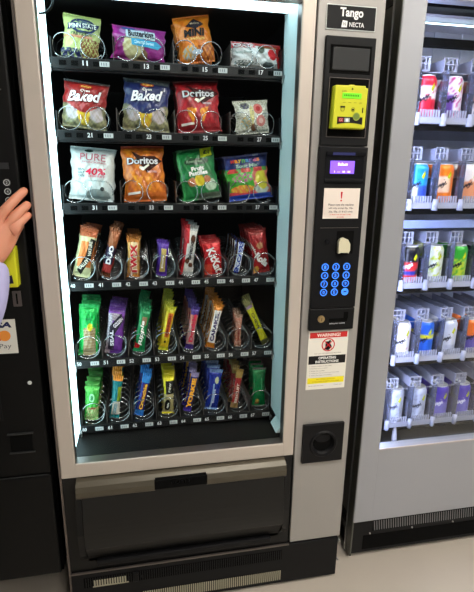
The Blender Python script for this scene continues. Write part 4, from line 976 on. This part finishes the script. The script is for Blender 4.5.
finger((-.105,-.020,1.228),[(-.112,-.012,1.258),(-.110,-.002,1.284),(-.105,.008,1.302)],[.0170,.0140,.0120,.0095],palm)
hand=skin_obj('hand_and_forearm',V,E_,Rd,'skin',per,2,0)
# nails
def nail(p,n,d,w=.0055,l=.0065):
    p=Vector(p)-Vector((ox,oy,oz)); n=Vector(n).normalized(); d=Vector(d).normalized(); s=n.cross(d)
    vs=[];m=10
    for i in range(m): a=2*PI*i/m; vs.append(p+d*l*math.cos(a)+s*w*math.sin(a)-n*.0012*abs(math.sin(a)))
    vs.append(p+n*.0004)
    MB().add(vs,[[i,(i+1)%m,m] for i in range(m)],0,None,True).build('fingernail','nail',per)
# clothes, head and hair (the body stands beyond the left edge of the picture and shades the floor there)
L=lambda P: [(a-ox,b_-oy,d-oz) for a,b_,d in P]
def limb(name,P,Rr,m,edges=None,sub=2,root=0): return skin_obj(name,L(P),edges or [(i,i+1) for i in range(len(P)-1)],Rr,m,per,sub,root)
M['denim']=mat('navy_trousers',(38,44,62),.85,bump=(300,.3,.002)); M['hairm']=mat('brown_hair',(58,38,26),.55,bump=(160,.8,.004)); M['shoe']=mat('white_shoe',(205,203,198),.6)
cx_=-.41; cy_=-.36
limb('jumper',[(-.101,-.044,1.176),(-.104,-.056,1.135),(-.113,-.085,1.070),(-.150,-.165,.985),(-.195,-.235,1.10),(cx_+.165,cy_+.02,1.262),(cx_,cy_,1.285),(cx_-.165,cy_,1.262),(cx_-.215,cy_+.0,1.03),(cx_-.205,cy_+.05,.83),
 (cx_,cy_,1.12),(cx_,cy_,.98),(cx_,cy_,.80)],[.045,.054,.057,.060,.058,.066,(.090,.085),.066,.056,.044,(.175,.10),(.160,.095),(.165,.105)],'sleeve',[(0,1),(1,2),(2,3),(3,4),(4,5),(5,6),(6,7),(7,8),(8,9),(6,10),(10,11),(11,12)],2,10)
limb('trousers',[(cx_,cy_,.86),(cx_+.085,cy_,.78),(cx_+.095,cy_+.01,.44),(cx_+.10,cy_-.01,.08),(cx_-.085,cy_,.78),(cx_-.095,cy_+.01,.44),(cx_-.10,cy_-.01,.08)],[(.16,.115),.095,.068,.055,.095,.068,.055],'denim',[(0,1),(1,2),(2,3),(0,4),(4,5),(5,6)])
for q in (1,-1): limb('shoe',[(cx_+.10*q,cy_-.05,.045),(cx_+.10*q,cy_+.04,.050),(cx_+.105*q,cy_+.14,.036)],[.042,.048,.036],'shoe')
limb('head',[(cx_,cy_,1.27),(cx_,cy_+.01,1.36),(cx_,cy_+.02,1.43),(cx_,cy_+.01,1.50),(cx_,cy_+.085,1.40),(cx_,cy_+.108,1.435),(cx_+.078,cy_+.01,1.44),(cx_-.078,cy_+.01,1.44)],[.055,.058,.085,.082,.045,.014,.014,.014],'skin',[(0,1),(1,2),(2,3),(1,4),(2,5),(2,6),(2,7)],2,2)
limb('hair',[(cx_,cy_-.01,1.52),(cx_,cy_-.045,1.46),(cx_,cy_-.07,1.36),(cx_,cy_-.075,1.22)],[.095,.10,.085,.05],'hairm')
limb('left_hand',[(cx_-.205,cy_+.055,.81),(cx_-.205,cy_+.065,.75),(cx_-.205,cy_+.07,.69),(cx_-.200,cy_+.078,.66),(cx_-.19,cy_+.09,.745),(cx_-.185,cy_+.105,.71)],[.024,.034,.022,.014,.014,.010],'skin',[(0,1),(1,2),(2,3),(1,4),(4,5)],2,1)

# ------------------------------------------------------------------ lights
def area(name,loc,rot,sx,sy,e,col):
    l=bpy.data.lights.new(name,'AREA'); l.shape='RECTANGLE'; l.size=sx; l.size_y=sy; l.energy=e; l.color=col
    o=bpy.data.objects.new(name,l); COL.objects.link(o); o.location=loc; o.rotation_euler=rot; return o
wd=bpy.data.worlds.new('world'); S.world=wd; wd.use_nodes=True
wd.node_tree.nodes['Background'].inputs[0].default_value=(.97,.98,1,1); wd.node_tree.nodes['Background'].inputs[1].default_value=.15

# ------------------------------------------------------------------ camera
cam=bpy.data.cameras.new('camera'); co=bpy.data.objects.new('camera',cam); COL.objects.link(co); S.camera=co
cam.sensor_fit='VERTICAL'; cam.sensor_height=24; cam.lens=469.43/592*24; cam.clip_start=.02
yaw,pitch,roll=.1963,-.2706,.0145
f=Vector((math.sin(yaw)*math.cos(pitch),math.cos(yaw)*math.cos(pitch),math.sin(pitch)))
r=Vector((math.cos(yaw),-math.sin(yaw),0)); u=r.cross(f)
r2=r*math.cos(roll)+u*math.sin(roll); u2=-r*math.sin(roll)+u*math.cos(roll)
mt=Matrix((( r2.x,u2.x,-f.x,.2678),(r2.y,u2.y,-f.y,-1.2446),(r2.z,u2.z,-f.z,1.3965),(0,0,0,1)))
co.matrix_world=mt
S.view_settings.view_transform='Standard'; S.view_settings.look='None'; S.view_settings.gamma=1; S.view_settings.use_curve_mapping=False
S.view_settings.exposure=0
S.cycles.transparent_max_bounces=24; S.cycles.max_bounces=8
